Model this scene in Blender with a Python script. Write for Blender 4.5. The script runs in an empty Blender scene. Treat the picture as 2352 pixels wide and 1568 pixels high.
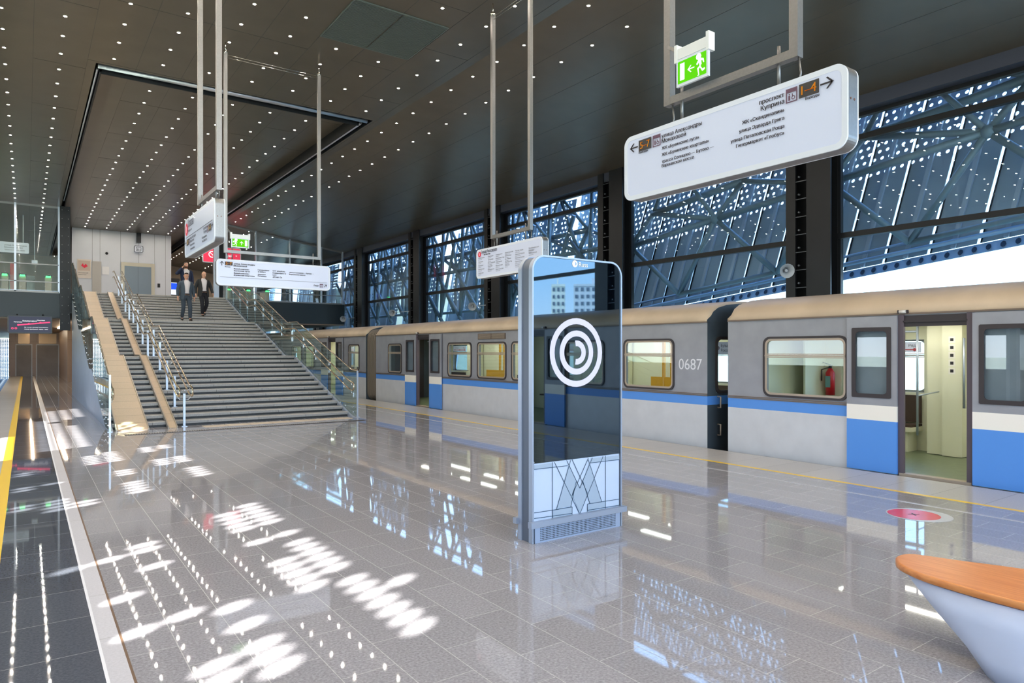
import bpy, bmesh, math, random
from mathutils import Vector, Matrix
from mathutils.geometry import delaunay_2d_cdt
random.seed(7)
sc = bpy.context.scene
COL = sc.collection
R = math.radians
# ------------------------------------------------------------------ camera, world, sun, exposure
F, CX, HY, EYE = 1568.0, 1176.0, 804.0, 1.8
TH = math.atan(1116 / F)
CT, ST = math.cos(TH), math.sin(TH)
cam = bpy.data.cameras.new('camera'); co = bpy.data.objects.new('camera', cam); COL.objects.link(co)
cam.sensor_width = 36.0; cam.lens = 36.0 * F / 2352; cam.shift_y = (HY - 784) / 2352
cam.clip_start = .05; cam.clip_end = 3000
co.location = (0, 0, EYE); co.rotation_euler = (R(90), 0, -TH)
sc.camera = co
w = bpy.data.worlds.new('sky'); sc.world = w; w.use_nodes = True
nt = w.node_tree; nt.nodes.clear()
o_ = nt.nodes.new('ShaderNodeOutputWorld'); bg = nt.nodes.new('ShaderNodeBackground')
tc = nt.nodes.new('ShaderNodeTexCoord'); sx = nt.nodes.new('ShaderNodeSeparateXYZ'); rp = nt.nodes.new('ShaderNodeValToRGB')
nt.links.new(tc.outputs['Generated'], sx.inputs[0]); nt.links.new(sx.outputs['Z'], rp.inputs[0])
nt.links.new(rp.outputs[0], bg.inputs[0]); nt.links.new(bg.outputs[0], o_.inputs[0])
e = rp.color_ramp.elements
e[0].position = 0.0; e[0].color = (.84, .92, 1.0, 1)
e[1].position = 1.0; e[1].color = (.16, .36, .85, 1)
k = e.new(.10); k.color = (.56, .77, 1.0, 1)
k = e.new(.35); k.color = (.36, .62, 1.0, 1)
bg.inputs[1].default_value = 4.2
SUN_H = Vector((.905, .425, 0)).normalized(); SUN_EL = R(29)
sl = bpy.data.lights.new('sun', 'SUN'); so = bpy.data.objects.new('sun', sl); COL.objects.link(so)
sl.energy = 24; sl.angle = R(.53); sl.color = (1, .97, .92)
SUN_D = SUN_H * math.cos(SUN_EL) - Vector((0, 0, math.sin(SUN_EL)))
so.rotation_euler = SUN_D.to_track_quat('-Z', 'Y').to_euler(); so.location = (-40, -20, 30)
vs = sc.view_settings
sc.display_settings.display_device = 'sRGB'
vs.view_transform = 'Standard'; vs.look = 'None'; vs.gamma = 1.0; vs.use_curve_mapping = False
vs.exposure = 0.7
cy = sc.cycles
cy.max_bounces = 9; cy.diffuse_bounces = 4; cy.glossy_bounces = 5; cy.transparent_max_bounces = 24; cy.transmission_bounces = 4
cy.caustics_reflective = False; cy.caustics_refractive = False; cy.sample_clamp_indirect = 6.0
# ------------------------------------------------------------------ pixel -> place (used for laying out things measured on the photo)
def atd(x, y, d):
    xc = (x - CX) * d / F
    return (xc * CT + d * ST, -xc * ST + d * CT, EYE + (HY - y) * d / F)
def onz(x, y, z): return atd(x, y, F * (z - EYE) / (HY - y))
def onX(x, y, X): return atd(x, y, X / ((x - CX) / F * CT + ST))
def onY(x, y, Y): return atd(x, y, Y / (-(x - CX) / F * ST + CT))
# ------------------------------------------------------------------ materials
MATS = {}
def lin(c):
    return tuple(((v / 255) / 12.92 if v / 255 <= .04045 else ((v / 255 + .055) / 1.055) ** 2.4) for v in c)
def mat(name, c, rough=.5, metal=0.0, spec=.5, ior=None, noise=0, nscale=20, emit=0, ecol=None, bump=0, alpha=None, coat=0):
    if name in MATS: return MATS[name]
    m = bpy.data.materials.new(name); m.use_nodes = True; t = m.node_tree; b = t.nodes['Principled BSDF']
    c = lin(c)
    b.inputs['Base Color'].default_value = (*c, 1); b.inputs['Roughness'].default_value = rough
    b.inputs['Metallic'].default_value = metal; b.inputs['Specular IOR Level'].default_value = spec
    if ior: b.inputs['IOR'].default_value = ior
    if coat: b.inputs['Coat Weight'].default_value = coat; b.inputs['Coat Roughness'].default_value = .05
    if emit:
        b.inputs['Emission Color'].default_value = (*(lin(ecol) if ecol else c), 1); b.inputs['Emission Strength'].default_value = emit
    if noise or bump:
        g = t.nodes.new('ShaderNodeNewGeometry'); n = t.nodes.new('ShaderNodeTexNoise'); n.inputs['Scale'].default_value = nscale
        n.inputs['Detail'].default_value = 5
        t.links.new(g.outputs['Position'], n.inputs['Vector'])
    if noise:
        r = t.nodes.new('ShaderNodeValToRGB'); r.color_ramp.elements[0].position = .3; r.color_ramp.elements[1].position = .7
        r.color_ramp.elements[0].color = (*[max(0, v * (1 - noise)) for v in c], 1)
        r.color_ramp.elements[1].color = (*[min(1, v * (1 + noise)) for v in c], 1)
        t.links.new(n.outputs['Fac'], r.inputs[0]); t.links.new(r.outputs[0], b.inputs['Base Color'])
    if bump:
        q = t.nodes.new('ShaderNodeBump'); q.inputs['Strength'].default_value = bump; q.inputs['Distance'].default_value = .01
        t.links.new(n.outputs['Fac'], q.inputs['Height']); t.links.new(q.outputs[0], b.inputs['Normal'])
    MATS[name] = m; return m
def glass(name, tint=(.93, .97, .96), f0=.05, rough=0.0):
    """thin clear pane: Schlick mix of straight transmission and mirror reflection"""
    if name in MATS: return MATS[name]
    m = bpy.data.materials.new(name); m.use_nodes = True; t = m.node_tree; t.nodes.clear()
    o = t.nodes.new('ShaderNodeOutputMaterial'); mx = t.nodes.new('ShaderNodeMixShader'); f = t.nodes.new('ShaderNodeLayerWeight')
    tr = t.nodes.new('ShaderNodeBsdfTransparent'); gl = t.nodes.new('ShaderNodeBsdfGlossy')
    pw = t.nodes.new('ShaderNodeMath'); pw.operation = 'POWER'; pw.inputs[1].default_value = 5
    ma = t.nodes.new('ShaderNodeMath'); ma.operation = 'MULTIPLY_ADD'; ma.inputs[1].default_value = 1 - f0; ma.inputs[2].default_value = f0
    f.inputs['Blend'].default_value = .5; tr.inputs[0].default_value = (*tint, 1); gl.inputs['Roughness'].default_value = rough
    t.links.new(f.outputs['Facing'], pw.inputs[0]); t.links.new(pw.outputs[0], ma.inputs[0]); t.links.new(ma.outputs[0], mx.inputs[0])
    t.links.new(tr.outputs[0], mx.inputs[1]); t.links.new(gl.outputs[0], mx.inputs[2])
    t.links.new(mx.outputs[0], o.inputs[0]); MATS[name] = m; return m
def emis(name, c, s):
    if name in MATS: return MATS[name]
    m = bpy.data.materials.new(name); m.use_nodes = True; t = m.node_tree; t.nodes.clear()
    o = t.nodes.new('ShaderNodeOutputMaterial'); e = t.nodes.new('ShaderNodeEmission')
    e.inputs[0].default_value = (*lin(c), 1); e.inputs[1].default_value = s; t.links.new(e.outputs[0], o.inputs[0]); MATS[name] = m; return m
def tiled(name, base, var, joint, w_, h_, ox, oy, speck=.35, rough=.08, jw=.004, gap_rough=.4, spec=.5, plane='XY', sscale=330, ior=1.5):
    """polished stone laid in tiles w_ (second axis joint rows) x h_ : speckle, per-tile tone, thin joints"""
    if name in MATS: return MATS[name]
    m = bpy.data.materials.new(name); m.use_nodes = True; t = m.node_tree; b = t.nodes['Principled BSDF']; N = t.nodes.new; L = t.links.new
    g = N('ShaderNodeNewGeometry'); s = N('ShaderNodeSeparateXYZ'); L(g.outputs['Position'], s.inputs[0])
    cb = N('ShaderNodeCombineXYZ')
    a0, a1 = {'XY': ('Y', 'X'), 'YX': ('X', 'Y'), 'XZ': ('X', 'Z'), 'YZ': ('Y', 'Z')}[plane]
    ad0 = N('ShaderNodeMath'); ad0.operation = 'ADD'; ad0.inputs[1].default_value = ox; L(s.outputs[a0], ad0.inputs[0])
    ad1 = N('ShaderNodeMath'); ad1.operation = 'ADD'; ad1.inputs[1].default_value = oy; L(s.outputs[a1], ad1.inputs[0])
    L(ad0.outputs[0], cb.inputs[0]); L(ad1.outputs[0], cb.inputs[1])
    br = N('ShaderNodeTexBrick'); L(cb.outputs[0], br.inputs['Vector'])
    br.inputs['Scale'].default_value = 1; br.inputs['Brick Width'].default_value = w_; br.inputs['Row Height'].default_value = h_
    br.inputs['Mortar Size'].default_value = jw; br.inputs['Mortar Smooth'].default_value = .1; br.inputs['Bias'].default_value = 0
    br.offset = .5; br.offset_frequency = 2
    bc = lin(base); jc = lin(joint)
    br.inputs['Color1'].default_value = (*[v * (1 - var) for v in bc], 1); br.inputs['Color2'].default_value = (*[v * (1 + var) for v in bc], 1)
    br.inputs['Mortar'].default_value = (*jc, 1)
    n = N('ShaderNodeTexNoise'); n.inputs['Scale'].default_value = sscale; n.inputs['Detail'].default_value = 2; L(g.outputs['Position'], n.inputs['Vector'])
    n2 = N('ShaderNodeTexNoise'); n2.inputs['Scale'].default_value = 60; n2.inputs['Detail'].default_value = 4; L(g.outputs['Position'], n2.inputs['Vector'])
    av = N('ShaderNodeMath'); av.operation = 'ADD'; L(n.outputs['Fac'], av.inputs[0]); L(n2.outputs['Fac'], av.inputs[1])
    mr = N('ShaderNodeMapRange'); mr.inputs['From Min'].default_value = .7; mr.inputs['From Max'].default_value = 1.3
    mr.inputs['To Min'].default_value = 1 - speck; mr.inputs['To Max'].default_value = 1 + speck; L(av.outputs[0], mr.inputs['Value'])
    mu = N('ShaderNodeMix'); mu.data_type = 'RGBA'; mu.blend_type = 'MULTIPLY'; mu.inputs[0].default_value = 1
    L(br.outputs['Color'], mu.inputs[6]); L(mr.outputs[0], mu.inputs[7]); L(mu.outputs[2], b.inputs['Base Color'])
    rr = N('ShaderNodeMapRange'); rr.inputs['To Min'].default_value = rough; rr.inputs['To Max'].default_value = gap_rough
    L(br.outputs['Fac'], rr.inputs['Value']); L(rr.outputs[0], b.inputs['Roughness'])
    b.inputs['Specular IOR Level'].default_value = spec; b.inputs['IOR'].default_value = ior
    MATS[name] = m; return m
# ------------------------------------------------------------------ mesh helpers
class MB:
    """collects shapes (world coordinates) and links them as ONE mesh object"""
    def __init__(s): s.v = []; s.f = []; s.mi = []; s.sm = []; s.cur = 0; s.smooth = False
    def m(s, i): s.cur = i; return s
    def add(s, vs_, fs, smooth=None):
        b = len(s.v); s.v += [tuple(v) for v in vs_]
        for f in fs: s.f.append(tuple(i + b for i in f)); s.mi.append(s.cur); s.sm.append(s.smooth if smooth is None else smooth)
        return s
    def box(s, a, b):
        x0, x1 = sorted((a[0], b[0])); y0, y1 = sorted((a[1], b[1])); z0, z1 = sorted((a[2], b[2]))
        v = [(x0, y0, z0), (x1, y0, z0), (x1, y1, z0), (x0, y1, z0), (x0, y0, z1), (x1, y0, z1), (x1, y1, z1), (x0, y1, z1)]
        return s.add(v, [(3, 2, 1, 0), (4, 5, 6, 7), (0, 1, 5, 4), (1, 2, 6, 5), (2, 3, 7, 6), (3, 0, 4, 7)], False)
    def quad(s, *p): return s.add(p, [tuple(range(len(p)))], False)
    def bar(s, p, q, w_, h_, up=(0, 0, 1)):
        p, q = Vector(p), Vector(q); d = (q - p).normalized(); u = Vector(up)
        if abs(d.dot(u)) > .98: u = Vector((0, 1, 0))
        r = d.cross(u).normalized(); u = r.cross(d)
        c = [r * (w_ / 2) * i + u * (h_ / 2) * j for i, j in ((-1, -1), (1, -1), (1, 1), (-1, 1))]
        return s.add([p + k_ for k_ in c] + [q + k_ for k_ in c], [(3, 2, 1, 0), (4, 5, 6, 7), (0, 1, 5, 4), (1, 2, 6, 5), (2, 3, 7, 6), (3, 0, 4, 7)], False)
    def tube(s, path, r, n=8, cap=True, closed=False):
        path = [Vector(p) for p in path]; rs = r if isinstance(r, (list, tuple)) else [r] * len(path)
        rings = []; prev = None; m_ = len(path)
        for i, p in enumerate(path):
            a = path[(i - 1) % m_] if (i > 0 or closed) else p; b = path[(i + 1) % m_] if (i < m_ - 1 or closed) else p
            d = (b - a).normalized()
            if prev is None:
                u = Vector((0, 0, 1)) if abs(d.z) < .9 else Vector((1, 0, 0))
                u = (u - d * u.dot(d)).normalized()
            else: u = (prev - d * prev.dot(d)).normalized()
            prev = u; w_ = d.cross(u)
            rings.append([p + (u * math.cos(t) + w_ * math.sin(t)) * rs[i] for t in (2 * math.pi * j / n for j in range(n))])
        vs_ = [v for g in rings for v in g]; fs = []
        for i in range(m_ - (0 if closed else 1)):
            for j in range(n):
                a, b = i * n, ((i + 1) % m_) * n
                fs.append((a + j, a + (j + 1) % n, b + (j + 1) % n, b + j))
        s.add(vs_, fs, True)
        if cap and not closed:
            b = len(s.v) - len(vs_)
            s.f += [tuple(b + j for j in reversed(range(n))), tuple(b + (m_ - 1) * n + j for j in range(n))]; s.mi += [s.cur] * 2; s.sm += [False] * 2
        return s
    def cyl(s, p, q, r, n=12, r2=None): return s.tube([p, q], [r, r if r2 is None else r2], n)
    def ball(s, c, r, n=10, sq=(1, 1, 1)):
        c = Vector(c); vs_ = [c + Vector((0, 0, -r * sq[2]))]; m_ = max(4, n // 2); fs = []
        for i in range(1, m_):
            a = -math.pi / 2 + math.pi * i / m_
            vs_ += [c + Vector((math.cos(a) * math.cos(t) * r * sq[0], math.cos(a) * math.sin(t) * r * sq[1], math.sin(a) * r * sq[2])) for t in (2 * math.pi * j / n for j in range(n))]
        vs_.append(c + Vector((0, 0, r * sq[2])))
        for j in range(n): fs.append((0, 1 + (j + 1) % n, 1 + j)); fs.append((len(vs_) - 1, 1 + (m_ - 2) * n + j, 1 + (m_ - 2) * n + (j + 1) % n))
        for i in range(m_ - 2):
            for j in range(n): fs.append((1 + i * n + j, 1 + i * n + (j + 1) % n, 1 + (i + 1) * n + (j + 1) % n, 1 + (i + 1) * n + j))
        return s.add(vs_, fs, True)
    def prism(s, pts, off):
        """planar polygon pts (3D) pushed along off"""
        n = len(pts); o = Vector(off); p = [Vector(q) for q in pts]
        fs = [tuple(reversed(range(n))), tuple(range(n, 2 * n))] + [(i, (i + 1) % n, n + (i + 1) % n, n + i) for i in range(n)]
        return s.add(p + [q + o for q in p], fs, False)
    def loft(s, rings, cap=True, closed=True, smooth=True):
        n = len(rings[0]); vs_ = [v for g in rings for v in g]; fs = []
        for i in range(len(rings) - 1):
            for j in range(n if closed else n - 1):
                fs.append((i * n + j, i * n + (j + 1) % n, (i + 1) * n + (j + 1) % n, (i + 1) * n + j))
        b = len(s.v); s.add(vs_, fs, smooth)
        if cap:
            s.f += [tuple(b + j for j in reversed(range(n))), tuple(b + (len(rings) - 1) * n + j for j in range(n))]; s.mi += [s.cur] * 2; s.sm += [False] * 2
        return s
    def ring(s, outer, inner, off):
        """frame between two planar loops of equal count, thickness off"""
        n = len(outer); o = Vector(off); A = [Vector(p) for p in outer]; B = [Vector(p) for p in inner]
        vs_ = A + B + [p + o for p in A] + [p + o for p in B]; fs = []
        for i in range(n):
            j = (i + 1) % n
            fs += [(i, j, n + j, n + i), (2 * n + i, 3 * n + i, 3 * n + j, 2 * n + j), (i, 2 * n + i, 2 * n + j, j), (n + i, n + j, 3 * n + j, 3 * n + i)]
        return s.add(vs_, fs, False)
    def mesh(s, name, mats, off=(0, 0, 0)):
        me = bpy.data.meshes.new(name); ox = Vector(off)
        me.from_pydata([Vector(v) - ox for v in s.v], [], s.f)
        for m_ in (mats if isinstance(mats, (list, tuple)) else [mats]): me.materials.append(m_)
        me.polygons.foreach_set('material_index', s.mi); me.polygons.foreach_set('use_smooth', s.sm)
        bm = bmesh.new(); bm.from_mesh(me); bmesh.ops.recalc_face_normals(bm, faces=bm.faces); bm.to_mesh(me); bm.free()
        me.update(); return me
    def build(s, name, mats, parent=None, label=None):
        if parent is None:
            xs, ys, zs = zip(*s.v); off = ((min(xs) + max(xs)) / 2, (min(ys) + max(ys)) / 2, min(zs))
        else: off = wloc(parent)
        o = bpy.data.objects.new(name, s.mesh(name, mats, off)); COL.objects.link(o)
        if parent is None: o.location = off
        else: o.parent = parent
        if label: o['label'] = label
        return o
def wloc(o):
    v = Vector(o.location); p = o.parent
    while p: v = v + p.location; p = p.parent
    return v
def tag(o, label, cat, group=None):
    o['label'] = label; o['category'] = cat
    if group: o['group'] = group
    return o
def thing(name, label, cat, loc, group=None):
    o = bpy.data.objects.new(name, None); COL.objects.link(o); o.location = loc; o.empty_display_size = .2
    return tag(o, label, cat, group)
def struct(o, label=None):
    o['kind'] = 'structure'
    if label: o['label'] = label
    return o
def dup(o, delta, label=None, parent=None):
    c = o.copy(); COL.objects.link(c); c.location = Vector(o.location) + Vector(delta)
    if parent: c.parent = parent; c.location = o.location
    if label: c['label'] = label
    for ch in list(o.children): dup(ch, (0, 0, 0), None, c)
    return c
def rrect(P, U, V, u0, v0, u1, v1, r, n=5):
    """rounded rectangle loop in the plane P + u U + v V"""
    P, U, V = Vector(P), Vector(U), Vector(V); out = []
    for cx_, cy_, a0 in ((u1 - r, v1 - r, 0), (u0 + r, v1 - r, 90), (u0 + r, v0 + r, 180), (u1 - r, v0 + r, 270)):
        for i in range(n + 1):
            a = R(a0 + 90 * i / n); out.append(P + U * (cx_ + r * math.cos(a)) + V * (cy_ + r * math.sin(a)))
    return out
_tc = {}
def glyphs(txt):
    """filled outlines of a word: every outer contour with the holes that lie in it (overlapping strokes stay solid)"""
    if txt in _tc: return _tc[txt]
    cu = bpy.data.curves.new('t', 'FONT'); cu.body = txt; cu.size = 1
    ob = bpy.data.objects.new('t', cu); COL.objects.link(ob)
    dg = bpy.context.evaluated_depsgraph_get(); cv = ob.evaluated_get(dg).to_curve(dg); polys = []
    for sp in cv.splines:
        bp = list(sp.bezier_points); pts = []
        for a, b in zip(bp, bp[1:] + bp[:1]):
            p0, p1, p2, p3 = a.co, a.handle_right, b.handle_left, b.co
            straight = (p1 - p0).cross(p3 - p0).length < 1e-5 and (p2 - p0).cross(p3 - p0).length < 1e-5
            for q in ((0,) if straight else (0, .25, .5, .75)):
                u = 1 - q; c = p0 * u ** 3 + p1 * 3 * u * u * q + p2 * 3 * u * q * q + p3 * q ** 3
                if not pts or (c - pts[-1]).length > 1e-5: pts.append(c.copy())
        if len(pts) > 2: polys.append([(p.x, p.y) for p in pts])
    ob.to_curve_clear(); bpy.data.objects.remove(ob); bpy.data.curves.remove(cu)
    v, f = [], []; polys.sort(key=lambda P: min(p[0] for p in P)); groups = []
    for P in polys:                                     # letters: contours whose widths overlap
        a, b = min(p[0] for p in P), max(p[0] for p in P)
        if groups and a < groups[-1][0] - 1e-4: groups[-1][1].append(P); groups[-1][0] = max(groups[-1][0], b)
        else: groups.append([b, [P]])
    for _, G in groups:
        pv, pe = [], []
        for P in G: b = len(pv); pv += [Vector(p) for p in P]; pe += [(b + i, b + (i + 1) % len(P)) for i in range(len(P))]
        cv_, _e, cf, *_r = delaunay_2d_cdt(pv, pe, [], 0, 1e-6)
        b = len(v); v += [(p.x, p.y, 0) for p in cv_]
        for t_ in cf:
            cx_, cy_ = sum(cv_[i].x for i in t_) / len(t_), sum(cv_[i].y for i in t_) / len(t_); wn = 0
            for i0, i1 in pe:
                (x0, y0), (x1, y1) = pv[i0], pv[i1]
                if (y0 > cy_) != (y1 > cy_) and x0 + (cy_ - y0) * (x1 - x0) / (y1 - y0) > cx_: wn += 1 if y1 > y0 else -1
            if wn: f.append(tuple(b + i for i in t_))
    xs = [p[0] for p in v] or [0, 1]
    _tc[txt] = (v, f, min(xs), max(xs)); return _tc[txt]
def text(mb, txt, P, U, V, size=None, width=None, align='l', bold=0):
    v, f, x0, x1 = glyphs(txt); U, V, P = Vector(U), Vector(V), Vector(P)
    sx_ = sy_ = size
    if width is not None:
        sx_ = width / (x1 - x0)
        if size is None: sy_ = sx_
    dx = {'l': -x0, 'r': -x1, 'c': -(x0 + x1) / 2}[align]
    for k_ in ((0,) if not bold else (-bold, bold)):
        mb.add([P + U * ((p[0] + dx) * sx_ + k_) + V * (p[1] * sy_) for p in v], f, False)
# ------------------------------------------------------------------ palette
black_metal = mat('black metal', (27, 29, 32), .45, .3)
col_metal = mat('black column paint', (24, 26, 30), .4, .2, noise=.15, nscale=3)
ceil_m = mat('dark bronze ceiling panel', (116, 107, 94), .3, .5, noise=.06, nscale=2)
seam_m = mat('ceiling seam', (88, 84, 80), .5)
alu = mat('brushed aluminium', (140, 138, 136), .38, .8, noise=.06, nscale=60)
alu_b = mat('aluminium frame', (172, 182, 198), .36, .5)
chrome = mat('polished steel', (225, 215, 200), .12, 1)
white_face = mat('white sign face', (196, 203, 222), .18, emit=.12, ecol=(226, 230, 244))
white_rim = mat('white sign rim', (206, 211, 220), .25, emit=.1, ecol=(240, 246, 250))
ink = mat('black lettering', (38, 34, 40), .6)
dkplate = mat('dark exit plate', (58, 54, 52), .5)
yel = mat('amber digits', (250, 186, 52), .5, emit=.06)
mauve = mat('mauve pictogram', (104, 74, 92), .5)
red = mat('line red', (205, 35, 60), .5, emit=.15)
red_lit = emis('lit red', (226, 60, 84), .9)
exit_green = emis('lit green', (84, 186, 20), .95)
exit_white = emis('lit white', (250, 255, 250), 1.0)
win_glass = glass('facade glass', (.86, .93, .98), .055)
clear = glass('clear glass', (.95, .98, .97), .045)
bal_glass = glass('balustrade glass', (.84, .94, .92), .05)
gal_glass = glass('gallery glass', (.9, .95, .95), .05)
# ================================================================== THE SETTING
XL, XR = -.92, 10.2           # platform edges
Y0, Y1 = -14.0, 62.0
def floor_band(mb, i, xa, xb, ya=Y0, yb=Y1, z=0): mb.m(i).quad((xa, ya, z), (xb, ya, z), (xb, yb, z), (xa, yb, z))
gr_main = tiled('grey polished granite', (162, 160, 164), .05, (178, 176, 176), .655, .325, .02, -.105, speck=.34, rough=.03, jw=.0028)
gr_dark = tiled('dark polished granite', (92, 97, 106), .1, (120, 124, 130), .645, 1.6, .05, .9, speck=.3, rough=.03, jw=.003)
gr_light = tiled('light granite strip', (196, 196, 202), .03, (170, 170, 172), .9, .6, 0, 0, speck=.12, rough=.3)
gr_edge = tiled('pale edge granite', (188, 184, 180), .05, (140, 138, 135), .6, 1.5, 0, 0, speck=.15, rough=.3)
yl = mat('yellow safety paint', (250, 206, 30), .35)
brown_joint = mat('brown joint', (110, 84, 62), .6)
white_line = mat('white joint line', (235, 236, 240), .4)
concrete = mat('track bed concrete', (70, 68, 66), .9, noise=.3, nscale=4)
fl = MB()
for i, (a, b) in enumerate([(XL, -.305), (-.305, -.18), (-.18, .355), (.355, .372), (.372, .478), (.478, .492), (.492, 8.47), (8.47, 8.53), (8.53, 9.03), (9.03, 9.12), (9.12, XR)]):
    floor_band(fl, [0, 1, 2, 3, 4, 5, 6, 4, 6, 1, 0][i], a, b)
fl.m(7).quad((XL, Y0, 0), (XL, Y1, 0), (XL, Y1, -1.2), (XL, Y0, -1.2)).quad((XR, Y0, 0), (XR, Y1, 0), (XR, Y1, -1.2), (XR, Y0, -1.2))
fl.m(7).quad((-6, Y0, -1.2), (XL, Y0, -1.2), (XL, 90, -1.2), (-6, 90, -1.2)).quad((XR, Y0, -1.2), (13.5, Y0, -1.2), (13.5, 90, -1.2), (XR, 90, -1.2))
struct(fl.build('floor', [gr_edge, yl, gr_dark, white_line, gr_light, brown_joint, gr_main, concrete]), 'polished grey granite platform floor with yellow edge lines')
# ---- ceiling: flat to X=7.4, then falling to the right-hand windows; a raised bay over the stairs
ZC, XF, SL = 7.6, 7.4, .147
def zc(X): return ZC if X <= XF else ZC - SL * (X - XF)
RX0, RX1, RY0, RYE, RZ = 1.15, 7.14, 16.1, 51.0, 7.86
gx = .42  # open slot round the raised bay
ce = MB(); ce.m(0)
XW = 13.2
def cq(xa, xb, ya, yb): ce.m(0).quad((xa, ya, zc(xa)), (xb, ya, zc(xb)), (xb, yb, zc(xb)), (xa, yb, zc(xa)))
cq(-5.9, RX0, Y0, RYE); cq(RX0, RX1, Y0, RY0); cq(RX1, XF, Y0, RYE); cq(XF, XW, Y0, RYE)
ce.quad((RX0 + .1, RY0 + gx, RZ), (RX1 - .2, RY0 + gx, RZ), (RX1 - .2, RYE, RZ), (RX0 + .1, RYE, RZ)).m(2).quad((RX0, RY0, RZ + .2), (RX1, RY0, RZ + .2), (RX1, RYE, RZ + .2), (RX0, RYE, RZ + .2))
for a, b in (((RX0, RY0), (RX1, RY0)), ((RX1, RY0), (RX1, RYE)), ((RX0, RYE), (RX0, RY0))):
    ce.m(2).quad((*a, ZC), (*b, ZC), (*b, RZ + .35), (*a, RZ + .35))
# roof slab above so that no sky leaks in
ce.m(2).box((-5.9, Y0, 8.3), (15.0, RYE + 2, 9.4)).quad((XW, Y0, zc(XW)), (XW, RYE, zc(XW)), (XW, RYE, 8.4), (XW, Y0, 8.4)).quad((-5.9, Y0, ZC), (-5.9, RYE, ZC), (-5.9, RYE, 8.4), (-5.9, Y0, 8.4))
for x in (.11, 1.0, 1.85, 2.7, 3.55, 4.42, 5.3, 6.23, 7.2, 8.25, 9.3, 10.4, 11.4, 12.3):
    runs = [(Y0, RYE)]
    if RX0 < x < RX1: runs = [(Y0, RY0)]; ce.m(1).box((x - .002, RY0 + .2, RZ - .004), (x + .002, RYE, RZ))
    for a, b in runs:
        p = zc(x); ce.m(1).box((x - .003, a, p - .004), (x + .003, b, p))
for i, y in enumerate(range(-2, 50, 3)):
    for x0, x1 in ((.11, 1.0), (1.0, 1.85), (1.85, 2.7), (2.7, 3.55), (3.55, 4.42), (4.42, 5.3), (5.3, 6.23), (6.23, 7.2)):
        yy = y + (hash(int(x0 * 100)) % 5) * .55
        inside = x1 > RX0 and yy > RY0 - .1
        z = RZ if inside else ZC
        if inside and (x0 < RX0 or yy < RY0 + .3): continue
        ce.m(1).box((x0, yy - .002, z - .004), (x1, yy + .002, z))
struct(ce.build('ceiling', [ceil_m, seam_m, black_metal]), 'dark bronze panelled ceiling studded with small warm lights')
# frame lip of the raised bay and the silver duct showing in its slot
lip = MB()
lip.box((RX0 + .1, RY0 + gx, ZC - .05), (RX1 - .2, RY0 + gx + .03, RZ)).box((RX0 + .1, RY0 + gx, ZC - .02), (RX0 + .13, RYE, RZ)).box((RX1 - .13 - .1, RY0 + gx, ZC - .02), (RX1 - .2, RYE, RZ))
for j in range(14): lip.box((RX0 + .3 + j * .42, RY0 + .0, ZC + .13), (RX0 + .33 + j * .42, RY0 + gx, ZC + .15))
struct(lip.build('trim_1', black_metal), 'dark metal lip around the raised ceiling bay over the stairs')
duct = MB().tube([(RX0 + .05, RY0 + .25, ZC + .055), (RX1 - .05, RY0 + .25, ZC + .055)], .065, 10)
for x, r in ((RX1 - .11, .04), (RX0 + .06, .025)): duct.tube([(x, RY0 + .5, ZC + .06), (x, 32, ZC + .06)], r, 8)
tag(duct.build('duct', mat('silver foil', (205, 208, 214), .3, .8, bump=.6, nscale=25)), 'silver foil duct lying in the slot around the raised ceiling bay', 'duct')
# ---- right-hand glazed wall
XG = 13.5
COLY = [7.45 + 5.87 * k_ for k_ in range(-3, 8)]      # near edge of every column
rw = MB()
for a, b, z0, z1 in ((XG - .12, XG + .12, -1.2, .55),): rw.box((a, Y0, z0), (b, RYE + 10, z1))
struct(rw.build('wall_right', col_metal), 'dark sill wall below the right-hand glazing behind the train')
fas = MB().box((XW, Y0, 6.50), (XG + .1, RYE, 6.80))
struct(fas.build('trim_2', mat('slate fascia', (74, 78, 92), .4, .2)), 'slate fascia above the right-hand windows')
ORD = ['first', 'second', 'third', 'fourth', 'fifth', 'sixth', 'seventh', 'eighth', 'ninth', 'tenth', 'eleventh', 'twelfth', 'thirteenth', 'fourteenth', 'fifteenth', 'sixteenth', 'seventeenth', 'eighteenth', 'nineteenth', 'twentieth']
def make_column():
    y = 0
    t = thing('column', '', 'column', (13.3, y + .5, -1.2), 'black steel columns along the right-hand windows')
    MB().box((13.14, y, -1.2), (13.18, y + .52, 6.76)).box((13.18, y + .2, -1.2), (13.62, y + .32, 6.7)).build('web', col_metal, t)
    MB().box((13.16, y + .78, -1.2), (13.2, y + 1.0, 6.76)).box((13.2, y + .92, -1.2), (13.6, y + .98, 6.7)).build('flange', col_metal, t)
    MB().box((13.44, y + .02, -1.2), (13.56, y + 1.0, 6.6)).build('back_plate', black_metal, t)
    st = MB()
    for k_ in range(20): st.box((13.17, y + .5, -.6 + k_ * .37), (13.19, y + .8, -.585 + k_ * .37)); st.cyl((13.15, y + .7, -.5 + k_ * .37), (13.19, y + .7, -.5 + k_ * .37), .02, 8)
    st.build('batten', mat('worn steel', (92, 96, 102), .35, .6), t)
    return t
c0 = make_column(); c0.location.y += COLY[0]
NAMES = ['nearest the camera, outside the frame', 'second behind the camera', 'third', 'between the two big right-hand panes behind the large hanging sign', 'behind the kiosk', 'behind the station list sign', 'between the two far panes', 'beside the right end of the gallery', 'beyond the gallery rail', 'far along the gallery', 'at the far end of the gallery']
for i, y in enumerate(COLY):
    o = c0 if i == 0 else dup(c0, (0, COLY[i] - COLY[0], 0))
    
    o['label'] = 'black steel column ' + NAMES[i]
WN = 0
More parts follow.
